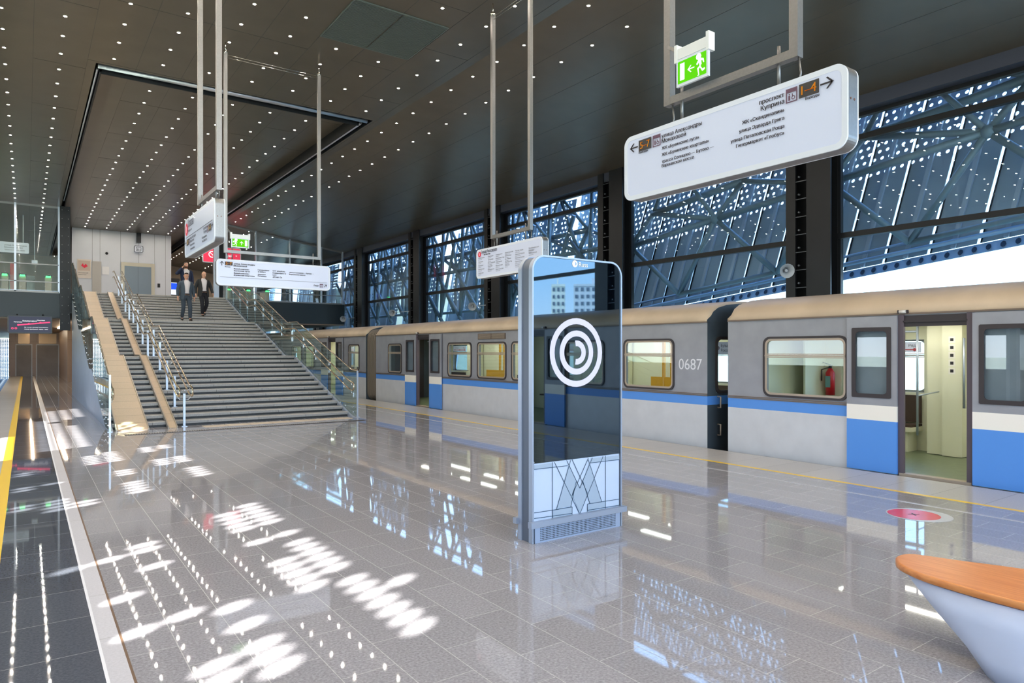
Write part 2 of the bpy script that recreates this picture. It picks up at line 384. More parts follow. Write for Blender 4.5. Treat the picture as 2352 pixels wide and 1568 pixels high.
for i, y in enumerate(COLY[:-1]):
    a, b = y + 1.0, COLY[i + 1] + .02
    WN += 1
    t = bpy.data.objects.new('window_%d' % WN, None); COL.objects.link(t); t.location = (XG, (a + b) / 2, .55); struct(t)
    fr = MB().box((XG - .05, a, .55), (XG + .05, a + .06, 6.52)).box((XG - .05, b - .06, .55), (XG + .05, b, 6.52))
    for z in (.58, 2.3, 4.12, 6.02, 6.48): fr.box((XG - .06, a, z - .055), (XG + .06, b, z + .055))
    fr.build('frame', black_metal, t)
    MB().box((XG - .012, a + .06, .6), (XG + .012, b - .06, 6.45)).build('pane', win_glass, t)
# ---- left-hand side: sill and header of the left glazing, and the perforated screen that lets the sun through in spots
lw = MB().box((-4.4, Y0, -1.2), (-4.2, 90, 1.2)).box((-4.4, Y0, 6.5), (-4.2, RYE, 7.7))
lw.box((-4.4, 31.5, 1.2), (-4.2, 88, 6.5)).box((-6, 51.2, 3.05), (-.9, 90, 3.4))  # closed far wall and low roof added to shut out sky light
struct(lw.build('wall_left', col_metal), 'dark sill and header of the left-hand glazing plus added light-blocking far wall and roof')
fp = lambda pts, ox, oy, s: [onz(ox + a / s, oy + b / s, 0)[:2] for a, b in pts]
P1 = lambda *p: fp(p, 500, 1100, 3.351)
P2 = lambda *p: fp(p, 0, 1000, 2.76)
PATCH = [P1((860, 910), (1080, 720), (1200, 680), (1400, 760), (1640, 1000), (1560, 1180), (1430, 1240), (1200, 1120), (1000, 1020)),
         P1((455, 590), (560, 500), (820, 430), (960, 520), (1100, 640), (930, 690), (820, 840), (650, 810), (500, 660)),
         P1((10, 260), (180, 190), (380, 170), (500, 290), (200, 410)), P1((280, 490), (360, 420), (680, 360), (680, 390), (450, 450)),
         P1((-80, 1420), (520, 1195), (700, 1340), (480, 1500), (-200, 1700)), P1((600, 1600), (830, 1440), (1000, 1600)),
         P1((40, 1160), (300, 1050), (380, 1110), (130, 1220)), P1((-60, 1070), (0, 1010), (160, 955), (100, 1030)),
         P2((390, 860), (920, 670), (1000, 720), (620, 830), (430, 890)), P2((790, 870), (1060, 750), (1130, 810), (810, 905)),
         P2((1030, 920), (1200, 850), (1240, 890), (1080, 945)), P2((580, 1050), (680, 990), (810, 1030), (600, 1105)),
         P2((860, 1160), (900, 1120), (1070, 1070), (1020, 1130)), P2((1080, 1110), (1270, 1060), (1250, 1140), (1110, 1190)),
         P2((720, 1270), (900, 1180), (980, 1230), (790, 1320)), P2((920, 1410), (980, 1340), (1090, 1300), (1060, 1370)),
         P2((740, 310), (930, 260), (1030, 340), (880, 370)), P2((640, 250), (860, 190), (890, 220), (720, 280)),
         P2((460, 150), (720, 100), (830, 160), (520, 190)), P2((1000, 150), (1180, 115), (1260, 160), (1050, 190)),
         P2((1170, 220), (1290, 180), (1380, 230), (1250, 260)), P2((880, 75), (1030, 55), (1060, 80), (930, 105)),
         P2((80, 450), (500, 380), (600, 440), (260, 515), (90, 480)), P2((170, 570), (230, 545), (340, 540), (300, 590)),
         P2((80, 270), (180, 220), (290, 225), (200, 260)), P2((80, 340), (300, 290), (360, 300), (120, 365)), P2((200, 40), (560, 0), (620, 20), (300, 65)),
         [(-.9, 13.5), (-.3, 13.8), (-.2, 17), (-.7, 19)], [(.0, 14.5), (.9, 14.9), (1.0, 19), (.1, 21.5)], [(.55, 20.5), (1.3, 22), (1.2, 25), (.4, 24)], [(1.7, 17.1), (2.2, 17.3), (2.2, 18), (1.8, 18)]]
def inpoly(x, y, P):
    c = False; j = len(P) - 1
    for i in range(len(P)):
        if (P[i][1] > y) != (P[j][1] > y) and x < (P[j][0] - P[i][0]) * (y - P[i][1]) / (P[j][1] - P[i][1]) + P[i][0]: c = not c
        j = i
    return c
def perf(mb, P, U, V, nu, nv, pitch, r, holes=lambda i, j: True, stag=0):
    """sheet of nu x nv square cells in plane P+uU+vV, each with an eight-sided hole where asked"""
    P, U, V = Vector(P), Vector(U), Vector(V); h = pitch / 2
    for i in range(nu):
        for j in range(nv):
            c = P + U * (pitch * i + h) + V * (pitch * j + h)
            o8 = [c + U * a * h + V * b * h for a, b in ((1, 0), (1, 1), (0, 1), (-1, 1), (-1, 0), (-1, -1), (0, -1), (1, -1))]
            if holes(i, j):
                cc_ = c + U * (stag * pitch * (1 if j % 2 else -1)); i8 = [cc_ + U * (r * math.cos(R(45 * k_))) + V * (r * math.sin(R(45 * k_))) for k_ in range(8)]
                mb.add(o8 + i8, [(k_, (k_ + 1) % 8, 8 + (k_ + 1) % 8, 8 + k_) for k_ in range(8)], False)
            else: mb.add([o8[1], o8[3], o8[5], o8[7]], [(0, 1, 2, 3)], False)
    return mb
screen_m = mat('dark screen metal', (58, 74, 88), .4, .4)
XS = -6.05; PIT = .185
for k_ in range(7):
    ya, za = -9.0 + 6.105 * k_, 2.3; nu, nv = 33, 29
    def hole(i, j):
        Y, Z = ya + PIT * (i + .5), za + PIT * (j + .5)
        t_ = Z / math.tan(SUN_EL); fx, fy = XS + SUN_H.x * t_, Y + SUN_H.y * t_
        return any(inpoly(fx, fy, q) for q in PATCH)
    mb = perf(MB(), (XS, ya, za), (0, 1, 0), (0, 0, 1), nu, nv, PIT, .074, hole)
    tag(mb.build('perforated_screen', screen_m), 'perforated metal sun screen outside the left-hand track, %s from the near end' % ORD[k_], 'facade panel', 'sun screens beyond the left-hand track')
es_ = MB(); perf(es_, (-4.15, 86, -1.1), (1, 0, 0), (0, 0, 1), 22, 28, .145, .045)
tag(es_.build('perforated_screen', mat('pale screen', (150, 156, 164), .5)), 'pale perforated screen closing the far end of the left-hand track', 'facade panel')
# ground outside
gd = MB().quad((-300, -500, -1.25), (600, -500, -1.25), (600, 300, -1.25), (-300, 300, -1.25))
struct(gd.build('ground', mat('pale ground', (176, 178, 150), .9, noise=.25, nscale=.3)), 'pale ground outside the station')
# ================================================================== TRAIN
XS0, XS1, XC = 10.35, 13.05, 11.7
tr_up = mat('car upper grey', (148, 150, 156), .42, .1, noise=.08, nscale=3)
tr_lo = mat('car lower pale grey', (206, 208, 212), .4, .1, noise=.05, nscale=3)
tr_blue = mat('car blue', (84, 146, 226), .35)
tr_cream = mat('car cream band', (240, 236, 226), .45)
tr_trim = mat('car beige moulding', (176, 160, 142), .4, .3)
tr_roof = mat('car roof tan', (196, 176, 150), .45, noise=.14, nscale=1.2)
tr_dark = mat('car dark rubber', (52, 46, 48), .5)
tr_jamb = mat('car door jamb', (84, 74, 82), .45)
tr_end = mat('car end slate', (66, 76, 84), .5, noise=.1, nscale=4)
in_cream = mat('car interior cream', (232, 230, 204), .45)
in_floor = mat('car floor green', (112, 124, 96), .35, noise=.1, nscale=8)
in_seat = mat('seat brown', (74, 58, 50), .7)
in_lamp = emis('car lamp', (255, 252, 240), 7)
car_glass = glass('car glass', (.90, .95, .96), .06)
yel_in = mat('yellow partition', (230, 170, 40), .5)
ZW = (1.05, 1.99); ZD = (.02, 2.16)
def side_wall(mb, X, ya, yb, wins, doors, zs, mis, flip=1):
    """flat car side at X with openings; zs row limits, mis material of each row"""
    ys = sorted({ya, yb} | {y for q in wins + doors for y in q})
    zl = sorted(set(zs) | {ZW[0], ZW[1], ZD[0], ZD[1]})
    for i in range(len(ys) - 1):
        ym = (ys[i] + ys[i + 1]) / 2
        iw = any(a < ym < b for a, b in wins); idr = any(a < ym < b for a, b in doors)
        for j in range(len(zl) - 1):
            zm = (zl[j] + zl[j + 1]) / 2
            if iw and ZW[0] < zm < ZW[1]: continue
            if idr and ZD[0] < zm < ZD[1]: continue
            mi = mis[max(k_ for k_ in range(len(zs)) if zs[k_] <= zm + 1e-6)]
            mb.m(mi).quad((X, ys[i], zl[j]), (X, ys[i + 1], zl[j]), (X, ys[i + 1], zl[j + 1]), (X, ys[i], zl[j + 1]))
def car_window(parent, X, s, ya, yb, transom=True):
    """frame, rubber and pane of one window; s=-1 platform side, +1 far side"""
    P, U, V = (X, 0, 0), (0, 1, 0), (0, 0, 1)
    f = MB(); z0, z1 = ZW
    f.m(0).ring(rrect(P, U, V, ya - .04, z0 - .04, yb + .04, z1 + .04, .13), rrect(P, U, V, ya - .005, z0 - .005, yb + .005, z1 + .005, .105), (s * .022, 0, 0))
    f.m(1).ring(rrect(P, U, V, ya - .012, z0 - .012, yb + .012, z1 + .012, .11), rrect(P, U, V, ya + .03, z0 + .03, yb - .03, z1 - .03, .08), (s * .014, 0, 0))
    if transom:
        f.m(1).box((X - .02, ya, 1.672), (X + s * .022, yb, 1.688)).box((X - .02, ya, 1.695), (X + s * .03, yb, 1.72)).box((X - .02, ya, 1.727), (X + s * .022, yb, 1.742))
    w_ = f.build('window', [tr_dark, tr_trim], parent)
    MB().box((X - s * .01, ya, z0), (X - s * .018, yb, z1)).build('pane', car_glass, w_)
def door_leaf(parent, X, ya, yb):
    d = MB(); a, b = .09, .09
    wy0, wy1, wz0, wz1 = ya + a, yb - b, 1.10, 2.13
    Xo = X - .065
    for (y0_, y1_, z0, z1, mi) in ((ya, yb, .0, .755, 1), (ya, yb, .755, .98, 2), (ya, yb, .98, wz0, 0), (ya, wy0, wz0, wz1, 0), (wy1, yb, wz0, wz1, 0), (ya, yb, wz1, 2.3, 0)):
        d.m(mi).box((Xo, y0_, z0), (Xo + .035, y1_, z1))
    o = d.build('door_leaf', [tr_up, tr_blue, tr_cream], parent)
    P, U, V = (Xo, 0, 0), (0, 1, 0), (0, 0, 1)
    MB().ring(rrect(P, U, V, wy0 - .01, wz0 - .01, wy1 + .01, wz1 + .01, .02, 3), rrect(P, U, V, wy0 + .05, wz0 + .05, wy1 - .05, wz1 - .05, .05, 3), (-.012, 0, 0)).build('gasket', tr_dark, o)
    MB().box((Xo + .012, wy0, wz0), (Xo + .02, wy1, wz1)).build('pane', car_glass, o)
    return o
def make_car(label, ya, yb, wins, doors, number=None, vents=(), low_end=True, high_end=True):
    t = thing('train_car', label, 'train car', (XC, (ya + yb) / 2, -.5), 'cars of the grey and blue train')
    zs = [-.12, .775, .945, 1.0]; mis = [0, 1, 2, 2]
    dop = [(a, b) for a, b in doors]
    b_ = MB()
    side_wall(b_, XS0, ya, yb, wins, dop, [-.12, .775, .94, 2.335], [0, 1, 2, 2])
    side_wall(b_, XS1, ya, yb, wins, [], [-.12, .775, .94, 2.335], [0, 1, 2, 2])
    for X in (XS0 + .09, XS1 - .09):
        side_wall(b_, X, ya + .05, yb - .05, wins, dop if X < XC else [], [.02, 2.3], [3, 3])
    for X0_, X1_, q, zz in [(XS0, XS0 + .09, w_, ZW) for w_ in wins] + [(XS1 - .09, XS1, w_, ZW) for w_ in wins] + [(XS0, XS0 + .09, d_, ZD) for d_ in dop]:
        b_.m(4 if zz is ZD else 2)
        for y in q: b_.quad((X0_, y, zz[0]), (X1_, y, zz[0]), (X1_, y, zz[1]), (X0_, y, zz[1]))
        for z in zz: b_.quad((X0_, q[0], z), (X1_, q[0], z), (X1_, q[1], z), (X0_, q[1], z))
    for y, has in ((ya, low_end), (yb, high_end)):
        s = -1 if y == ya else 1
        wx0, wx1 = 10.62, 11.15
        if has:
            yy = y - s * .05
            for x0, x1, z0, z1 in ((XS0 + .1, wx0, .03, 2.25), (wx1, XS1 - .1, .03, 2.25), (wx0, wx1, .03, 1.0), (wx0, wx1, 2.02, 2.25)): b_.m(3).quad((x0, yy, z0), (x1, yy, z0), (x1, yy, z1), (x0, yy, z1))
            for x0, x1, z0, z1, mi in ((XS0, XS1, -.12, .775, 5), (XS0, XS1, .775, .94, 1), (XS0, XS1, .94, 1.0, 5), (XS0, wx0, 1.0, 2.02, 5), (wx1, XS1, 1.0, 2.02, 5), (XS0, XS1, 2.02, 2.33, 5)):
                b_.m(mi).quad((x0, y, z0), (x1, y, z0), (x1, y, z1), (x0, y, z1))
        else:
            b_.m(5)
            for x0, x1 in ((XS0, 11.1), (12.3, XS1)): b_.quad((x0, y, -.12), (x1, y, -.12), (x1, y, 2.33), (x0, y, 2.33))
    b_.build('body', [tr_lo, tr_blue, tr_up, in_cream, tr_jamb, tr_end], t)
    prof = [(-1.35, 2.33), (-1.365, 2.37), (-1.34, 2.46), (-1.27, 2.55), (-1.12, 2.64), (-.85, 2.71), (-.45, 2.755), (0, 2.77)]
    prof = prof + [(-x, z) for x, z in reversed(prof[:-1])]
    ins = .14
    rings = []
    for y, k_, dz in ((ya - .0, .93, -.06), (ya + .05, .975, -.02), (ya + ins, 1, 0), (yb - ins, 1, 0), (yb - .05, .975, -.02), (yb, .93, -.06)):
        rings.append([(XC + x * (k_ if z > 2.4 else 1), y, 2.33 + (z - 2.33) * (1 + dz * 2)) for x, z in prof])
    MB().loft(rings, cap=True, closed=False).build('roof', tr_roof, t)
    for ri in (rings[0], rings[-1]): MB().prism(ri, (0, -.004 if ri is rings[0] else .004, 0)).build('roof_end', tr_end, t)
    mo = MB()
    seg = [ya] + [y for d_ in sorted(dop) for y in (d_[0] - .76, d_[1] + .76)] + [yb]
    for i in range(0, len(seg), 2):
        if seg[i + 1] - seg[i] < .05: continue
        for z in (.948, .975): mo.box((XS0 - .014, seg[i], z), (XS0 + .01, seg[i + 1], z + .014))
    mo.box((XS0 - .02, ya, 2.315), (XS0 + .01, yb, 2.338)).box((XS1 - .01, ya, 2.315), (XS1 + .02, yb, 2.338)).box((XS0 - .01, ya, -.13), (XS0 + .02, yb, -.1))
    mo.build('moulding', mat('weathered gutter', (120, 104, 92), .5, .3), t)
    # inside
    MB().box((XS0 + .02, ya + .06, -.06), (XS1 - .02, yb - .06, .02)).build('floor_deck', in_floor, t)
    MB().box((XS0 + .05, ya + .06, 2.24), (XS1 - .05, yb - .06, 2.27)).build('ceiling_panel', in_cream, t)
    y = ya + .6
    while y < yb - 1.2:
        for x in (XC - .45, XC + .45): MB().box((x - .06, y, 2.215), (x + .06, y + 1.9, 2.24)).build('ceiling_lamp', in_lamp, t)
        y += 2.6
    for a, b in wins:
        car_window(t, XS0, -1, a, b); car_window(t, XS1, 1, a, b)
    for a, b in doors:
        j = MB()
        for y in (a - .02, b - .06): j.box((XS0 - .03, y, -.02), (XS0 + .02, y + .08, 2.31))
        j.m(1).box((XS0 - .005, a + .06, 2.14), (XS0 + .03, b - .06, 2.3)).box((XS0 - .03, a + .05, 2.2), (XS0, b - .05, 2.225))
        j.m(2).box((XS0 - .04, a, -.03), (XS0 + .1, b, .022))
        j.build('door_frame', [tr_jamb, tr_dark, tr_trim], t)
        door_leaf(t, XS0, a - .76, a - .02); door_leaf(t, XS0, b + .02, b + .76)
        lp = MB().m(0).box((XS0 - .05, b - .12, 2.33), (XS0, b + .02, 2.38)); lp.m(1).cyl((XS0 - .05, b - .1, 2.355), (XS0 - .05, b - .01, 2.355), .025, 10)
        lp.build('door_lamp', [tr_dark, mat('frosted lamp', (210, 206, 200), .3)], t)
        # cream pillars beside the door, grab pole
        for yp in (a - .62, b + .05):
            pl = MB().box((XS1 - .5, yp, .03), (XS1 - .12, yp + .3, 2.24)).box((XS1 - .42, yp + .3, .03), (XS1 - .12, yp + .57, 2.24))
            pl.build('pillar_panel', in_cream, t)
        ps = MB(); yp = b + .05
        for k_ in range(5): ps.m(0).box((XS1 - .503, yp + .1, 1.4 + k_ * .13), (XS1 - .5, yp + .2, 1.51 + k_ * .13)); ps.m(1).box((XS1 - .505, yp + .125, 1.43 + k_ * .13), (XS1 - .503, yp + .175, 1.48 + k_ * .13))
        ps.build('pictogram_strip', [tr_cream, ink], t)
        gp = MB().tube([(XC - .1, b + .32, .44), (XC - .1, b + .32, 2.24)], .018, 8).tube([(XC - .1, b + .32, 1.07), (XC + .85, b + .4, 1.1)], .012, 6).tube([(XC - .1, b + .32, 2.1), (XC - .1, b + 1.6, 2.1)], .016, 6)
        gp.tube([(XS1 - .55, b - .0, .85), (XS1 - .55, b - .0, 2.0)], .02, 8)
        gp.build('grab_pole', alu_b, t)
        MB().box((XS1 - .09, a + .05, .02), (XS1 - .1, b - .05, 2.16)).build('far_door', in_cream, t)
    for a, b in wins:
        for X0_, X1_, xb in ((XS1 - .58, XS1 - .14, XS1 - .13), (XS0 + .14, XS0 + .58, XS0 + .1)):
            s_ = MB().box((X0_, a, .38), (X1_, b, .46)); s_.m(1).box((X0_ + .02, a, .46), (X1_ - .02, b, .5))
            s_.m(1).box((xb - .0, a + .02, .52), (xb + .05 * (1 if xb < XC else -1), b - .02, 1.0)); s_.m(0).box((X0_ + .1, a + .1, .02), (X1_, b - .1, .38))
            s_.build('seat', [in_cream, in_seat], t)
        rm = MB(); rm.m(0).quad((XS1 - .105, a + .04, 1.76), (XS1 - .105, b - .04, 1.76), (XS1 - .105, b - .04, 1.95), (XS1 - .105, a + .04, 1.95))
        rm.m(1).quad((XS1 - .108, a + .1, 1.80), (XS1 - .108, b - .1, 1.80), (XS1 - .108, b - .1, 1.82), (XS1 - .108, a + .1, 1.82))
        for k_ in range(3): rm.prism([(XS1 - .11, a + .15 + (b - a - .3) * k_ / 2 + .03 * math.cos(R(45 * q)), 1.81 + .03 * math.sin(R(45 * q))) for q in range(8)], (.001, 0, 0))
        rm.m(2); text(rm, 'Лубянка', (XS1 - .109, b - .12, 1.86), (0, -1, 0), (0, 0, 1), size=.07); text(rm, 'Ряд', (XS1 - .109, a + .25, 1.86), (0, -1, 0), (0, 0, 1), size=.07)
        rm.build('route_map', [white_face, mat('route red', (190, 70, 80), .5), ink], t)
    for a, b in vents:
        v = MB(); v.m(0).box((XS0 - .012, a, 2.1), (XS0 + .01, b, 2.26))
        for k_ in range(9): v.m(1).box((XS0 - .02, a + .03, 2.112 + k_ * .016), (XS0 - .01, (a + b) / 2 - .02, 2.12 + k_ * .016)).box((XS0 - .02, (a + b) / 2 + .02, 2.112 + k_ * .016), (XS0 - .01, b - .03, 2.12 + k_ * .016))
        v.build('vent_louvre', [mat('vent brown', (86, 70, 62), .5), tr_trim], t)
    if number:
        n = MB(); text(n, number, (XS0 - .004, 8.94, 1.43), (0, -1, 0), (0, 0, 1), size=.3, width=.56); n.build('car_number', mat('silver digits', (222, 220, 222), .35, .5), t)
    for y, has, s in ((ya, low_end, -1), (yb, high_end, 1)):
        if has:
            P, U, V = (0, y, 0), (1, 0, 0), (0, 0, 1)
            f = MB(); f.m(0).ring(rrect(P, U, V, 10.58, .98, 11.19, 2.06, .12), rrect(P, U, V, 10.64, 1.04, 11.13, 2.0, .09), (0, s * .02, 0))
            w_ = f.build('end_window', [tr_dark], t)
            MB().box((10.6, y - s * .01, 1.0), (11.17, y - s * .02, 2.04)).build('pane', car_glass, w_)
            if s < 0:
                lb = MB(); lb.m(0).quad((10.62, y + .06, 1.72), (11.15, y + .06, 1.72), (11.15, y + .06, 1.96), (10.62, y + .06, 1.96))
                lb.m(1).prism([(10.74 + .038 * math.cos(R(30 * q)), y + .055, 1.84 + .038 * math.sin(R(30 * q))) for q in range(12)], (0, .002, 0))
                lb.m(2); text(lb, 'Бульвар', (10.82, y + .054, 1.86), (1, 0, 0), (0, 0, 1), size=.08); text(lb, 'Рокоссовского', (10.82, y + .054, 1.77), (1, 0, 0), (0, 0, 1), size=.08)
                lb.m(0); text(lb, '1', (10.74, y + .053, 1.81), (1, 0, 0), (0, 0, 1), size=.08, align='c')
                lb.build('destination_board', [white_face, mauve, ink], t)
            for z in (.2, .72):
                hb = MB(); hb.tube([(XS0 + .3, y, z), (XS0 + .3, y + s * .07, z), (XS0 + .3, y + s * .07, z + .2), (XS0 + .3, y, z + .2)], .016, 6)
                hb.build('coupling_bracket', tr_trim, t)
    MB().box((XS0 + .15, ya + .3, -.95), (XS1 - .15, yb - .3, -.13)).build('underframe', black_metal, t)
    return t
make_car('nearest grey and blue train car, with the open door at the right edge', -11.9, 7.8,
         [(5.62, 7.03), (.6, 2.0), (-2.2, -.95), (-6.0, -4.6), (-11.5, -10.2)], [(3.88, 4.81), (-3.9, -2.97 + .0), (-8.5, -7.57)])
mid_car = make_car('middle grey and blue train car numbered 0687, half hidden by the kiosk', 8.26, 23.05,
         [(9.09, 10.4), (14.83, 16.18), (16.55, 17.83), (21.0, 21.98), (13.2, 14.52)], [(11.75, 12.68), (18.95, 19.85)], '0687', [(14.83, 16.18)], True, False)
make_car('farthest grey and blue train car, seen through the stair balustrade glass', 23.95, 44.0,
         [(24.6, 25.6), (29.6, 30.9), (31.3, 32.6), (40, 41.3)], [(26.9, 27.8), (35.2, 36.1)], None, (), False, True)
bl = MB()
for k_ in range(7):
    y = 23.07 + k_ * .12
    P, U, V = (XC, y, 0), (1, 0, 0), (0, 0, 1)
    bl.m(0).prism(rrect(P, U, V, -1.22, -.05, 1.22, 2.5, .3), (0, .12, 0))
    bl.m(1).ring(rrect((XC, y + .04, 0), U, V, -1.33, -.1, 1.33, 2.58, .34), rrect((XC, y + .04, 0), U, V, -1.2, .0, 1.2, 2.48, .3), (0, .045, 0))
tag(bl.build('gangway_bellows', [tr_dark, mat('bellows rib', (150, 138, 124), .45, .3)]), 'ribbed gangway bellows joining the middle and far train cars', 'gangway')
for px0, px1 in ((1118, 1160), (1496, 1546)):
    ya, yb = onX(px1, 830, 12.0)[1], onX(px0, 830, 12.0)[1]
    p_ = MB().box((11.98, ya, .03), (12.03, ya + .07, 2.2)).box((11.98, ya + .25, .03), (12.03, ya + .31, 2.2)).box((11.985, ya, .35), (12.02, yb, 1.18))
    p_.build('yellow_partition', yel_in, mid_car)
fe = thing('fire_extinguisher', 'red fire extinguisher on the wall inside the nearest train car', 'fire extinguisher', (12.78, 7.25, .93))
MB().tube([(12.78, 7.25, .93), (12.78, 7.25, 1.36), (12.78, 7.25, 1.42), (12.78, 7.25, 1.45)], [.085, .085, .05, .03], 14).build('cylinder', mat('extinguisher red', (205, 30, 38), .35), fe)
MB().tube([(12.78, 7.25, 1.45), (12.78, 7.25, 1.5)], .03, 10).bar((12.78, 7.22, 1.5), (12.78, 7.4, 1.56), .03, .02).tube([(12.76, 7.25, 1.47), (12.7, 7.38, 1.42), (12.7, 7.38, 1.2)], .012, 6).build('valve', tr_dark, fe)
MB().quad((12.692, 7.2, 1.08), (12.692, 7.3, 1.08), (12.692, 7.3, 1.3), (12.692, 7.2, 1.3)).build('paper_label', mat('extinguisher label', (110, 150, 150), .5), fe)
tag(MB().quad((12.93, 7.16, 1.5), (12.93, 7.36, 1.5), (12.93, 7.36, 1.66), (12.93, 7.16, 1.66)).build('fire_sign', mat('fire sign red', (215, 40, 45), .5)), 'small red square fire sign inside the nearest train car above the extinguisher', 'sign')
pt = MB().box((12.2, 7.42, .03), (12.95, 7.46, 2.2)); pt.box((12.92, 7.1, .9), (12.94, 7.42, 2.1))
tag(pt.build('partition_panel', in_cream), 'cream partition beside the fire extinguisher inside the nearest train car', 'panel')
rl = []
for x, nm in ((-1.75, 'left-hand track, nearer rail'), (-3.3, 'left-hand track, farther rail')):
    r_ = MB().box((x - .035, Y0, -1.02), (x + .035, 88, -.98)).box((x - .01, Y0, -1.14), (x + .01, 88, -1.02)).box((x - .07, Y0, -1.18), (x + .07, 88, -1.14))
    tag(r_.build('rail', mat('rail steel', (120, 108, 98), .4, .7)), 'steel rail of the ' + nm, 'rail')
# ================================================================== STAIRCASE
RI, TR = .1245, .38
SX0, SX1 = 1.58, 7.16
def nos(i):
    """front edge (Y) and level of the i-th step"""
    y = 17.8 + TR * (i - 1) if i <= 13 else (23.71 + TR * (i - 14) if i <= 23 else 28.48 + TR * (i - 24))
    return y, RI * i
ZT = RI * 33
step_top = tiled('stair slab granite', (166, 166, 164), .1, (80, 80, 78), 1.2, 9, 0, 0, speck=.3, rough=.35, jw=.004, plane='YX')
step_ris = mat('dark stair riser', (44, 48, 50), .45, noise=.25, nscale=9)
nose_m = mat('pale step edge', (206, 198, 184), .4, noise=.12, nscale=12)
st = thing('staircase', 'wide grey granite staircase rising to the gallery in three flights', 'stairs', (4.37, 24.8, 0))
for i in range(1, 34):
    y, z = nos(i); yn = nos(i + 1)[0] + .06 if i < 33 else 33.0
    b_ = MB(); b_.m(0).box((SX0, y, z - .07), (SX1, yn, z)); b_.m(1).box((SX0, y + .03, z - RI - .002), (SX1, yn, z - .07)); b_.m(2).box((SX0, y - .004, z - .012), (SX1, y + .02, z + .003))
    b_.build('landing' if i in (13, 23, 33) else 'step', [step_top, step_ris, nose_m], st)
ramp_m = tiled('beige ramp stone', (196, 172, 140), .05, (120, 104, 84), .42, 4, .1, 1, speck=.16, rough=.35)
edge_m = mat('steel edging', (170, 160, 146), .35, .6)
stone_side = mat('pale stair cheek', (158, 168, 182), .45, noise=.06, nscale=3)
def profile(dz=0, y_end=33.0):
    """broken line through the step edges"""
    a = lambda i: (nos(i)[0], nos(i)[1] + dz)
    return [(17.45, dz), a(1), a(13), (nos(14)[0] - TR * .9, a(13)[1]), a(23), (nos(24)[0] - TR * .9, a(23)[1]), a(33), (y_end, ZT + dz)]
for x0, x1 in ((SX0 + .06, 2.27), (2.68, 2.86)):
    pr = profile(.03); pr[0] = (17.42, .012)
    for k_ in range(len(pr) - 1):
        (ya, za), (yb, zb) = pr[k_], pr[k_ + 1]
        if k_ == len(pr) - 2: continue
        r_ = MB(); r_.m(0).prism([(x0, ya, za), (x1, ya, za), (x1, yb, zb), (x0, yb, zb)], (0, 0, -.04))
        for x in (x0, x1): r_.m(1).prism([(x - .012, ya, za + .02), (x + .012, ya, za + .02), (x + .012, yb, zb + .02), (x - .012, yb, zb + .02)], (0, 0, -.1))
        r_.build('ramp', [ramp_m, edge_m], st)
for x0, x1 in ((SX0 - .07, SX0 - .005), (SX1 + .005, SX1 + .07)):
    pr = profile(-.04)
    MB().prism([(x0, 17.45, 0.0)] + [(x0, y, max(z, 0.02)) for y, z in pr[1:-1]] + [(x0, 32.9, ZT - .05), (x0, 32.9, 0.0)], (x1 - x0, 0, 0)).build('stair_cheek', stone_side, st)
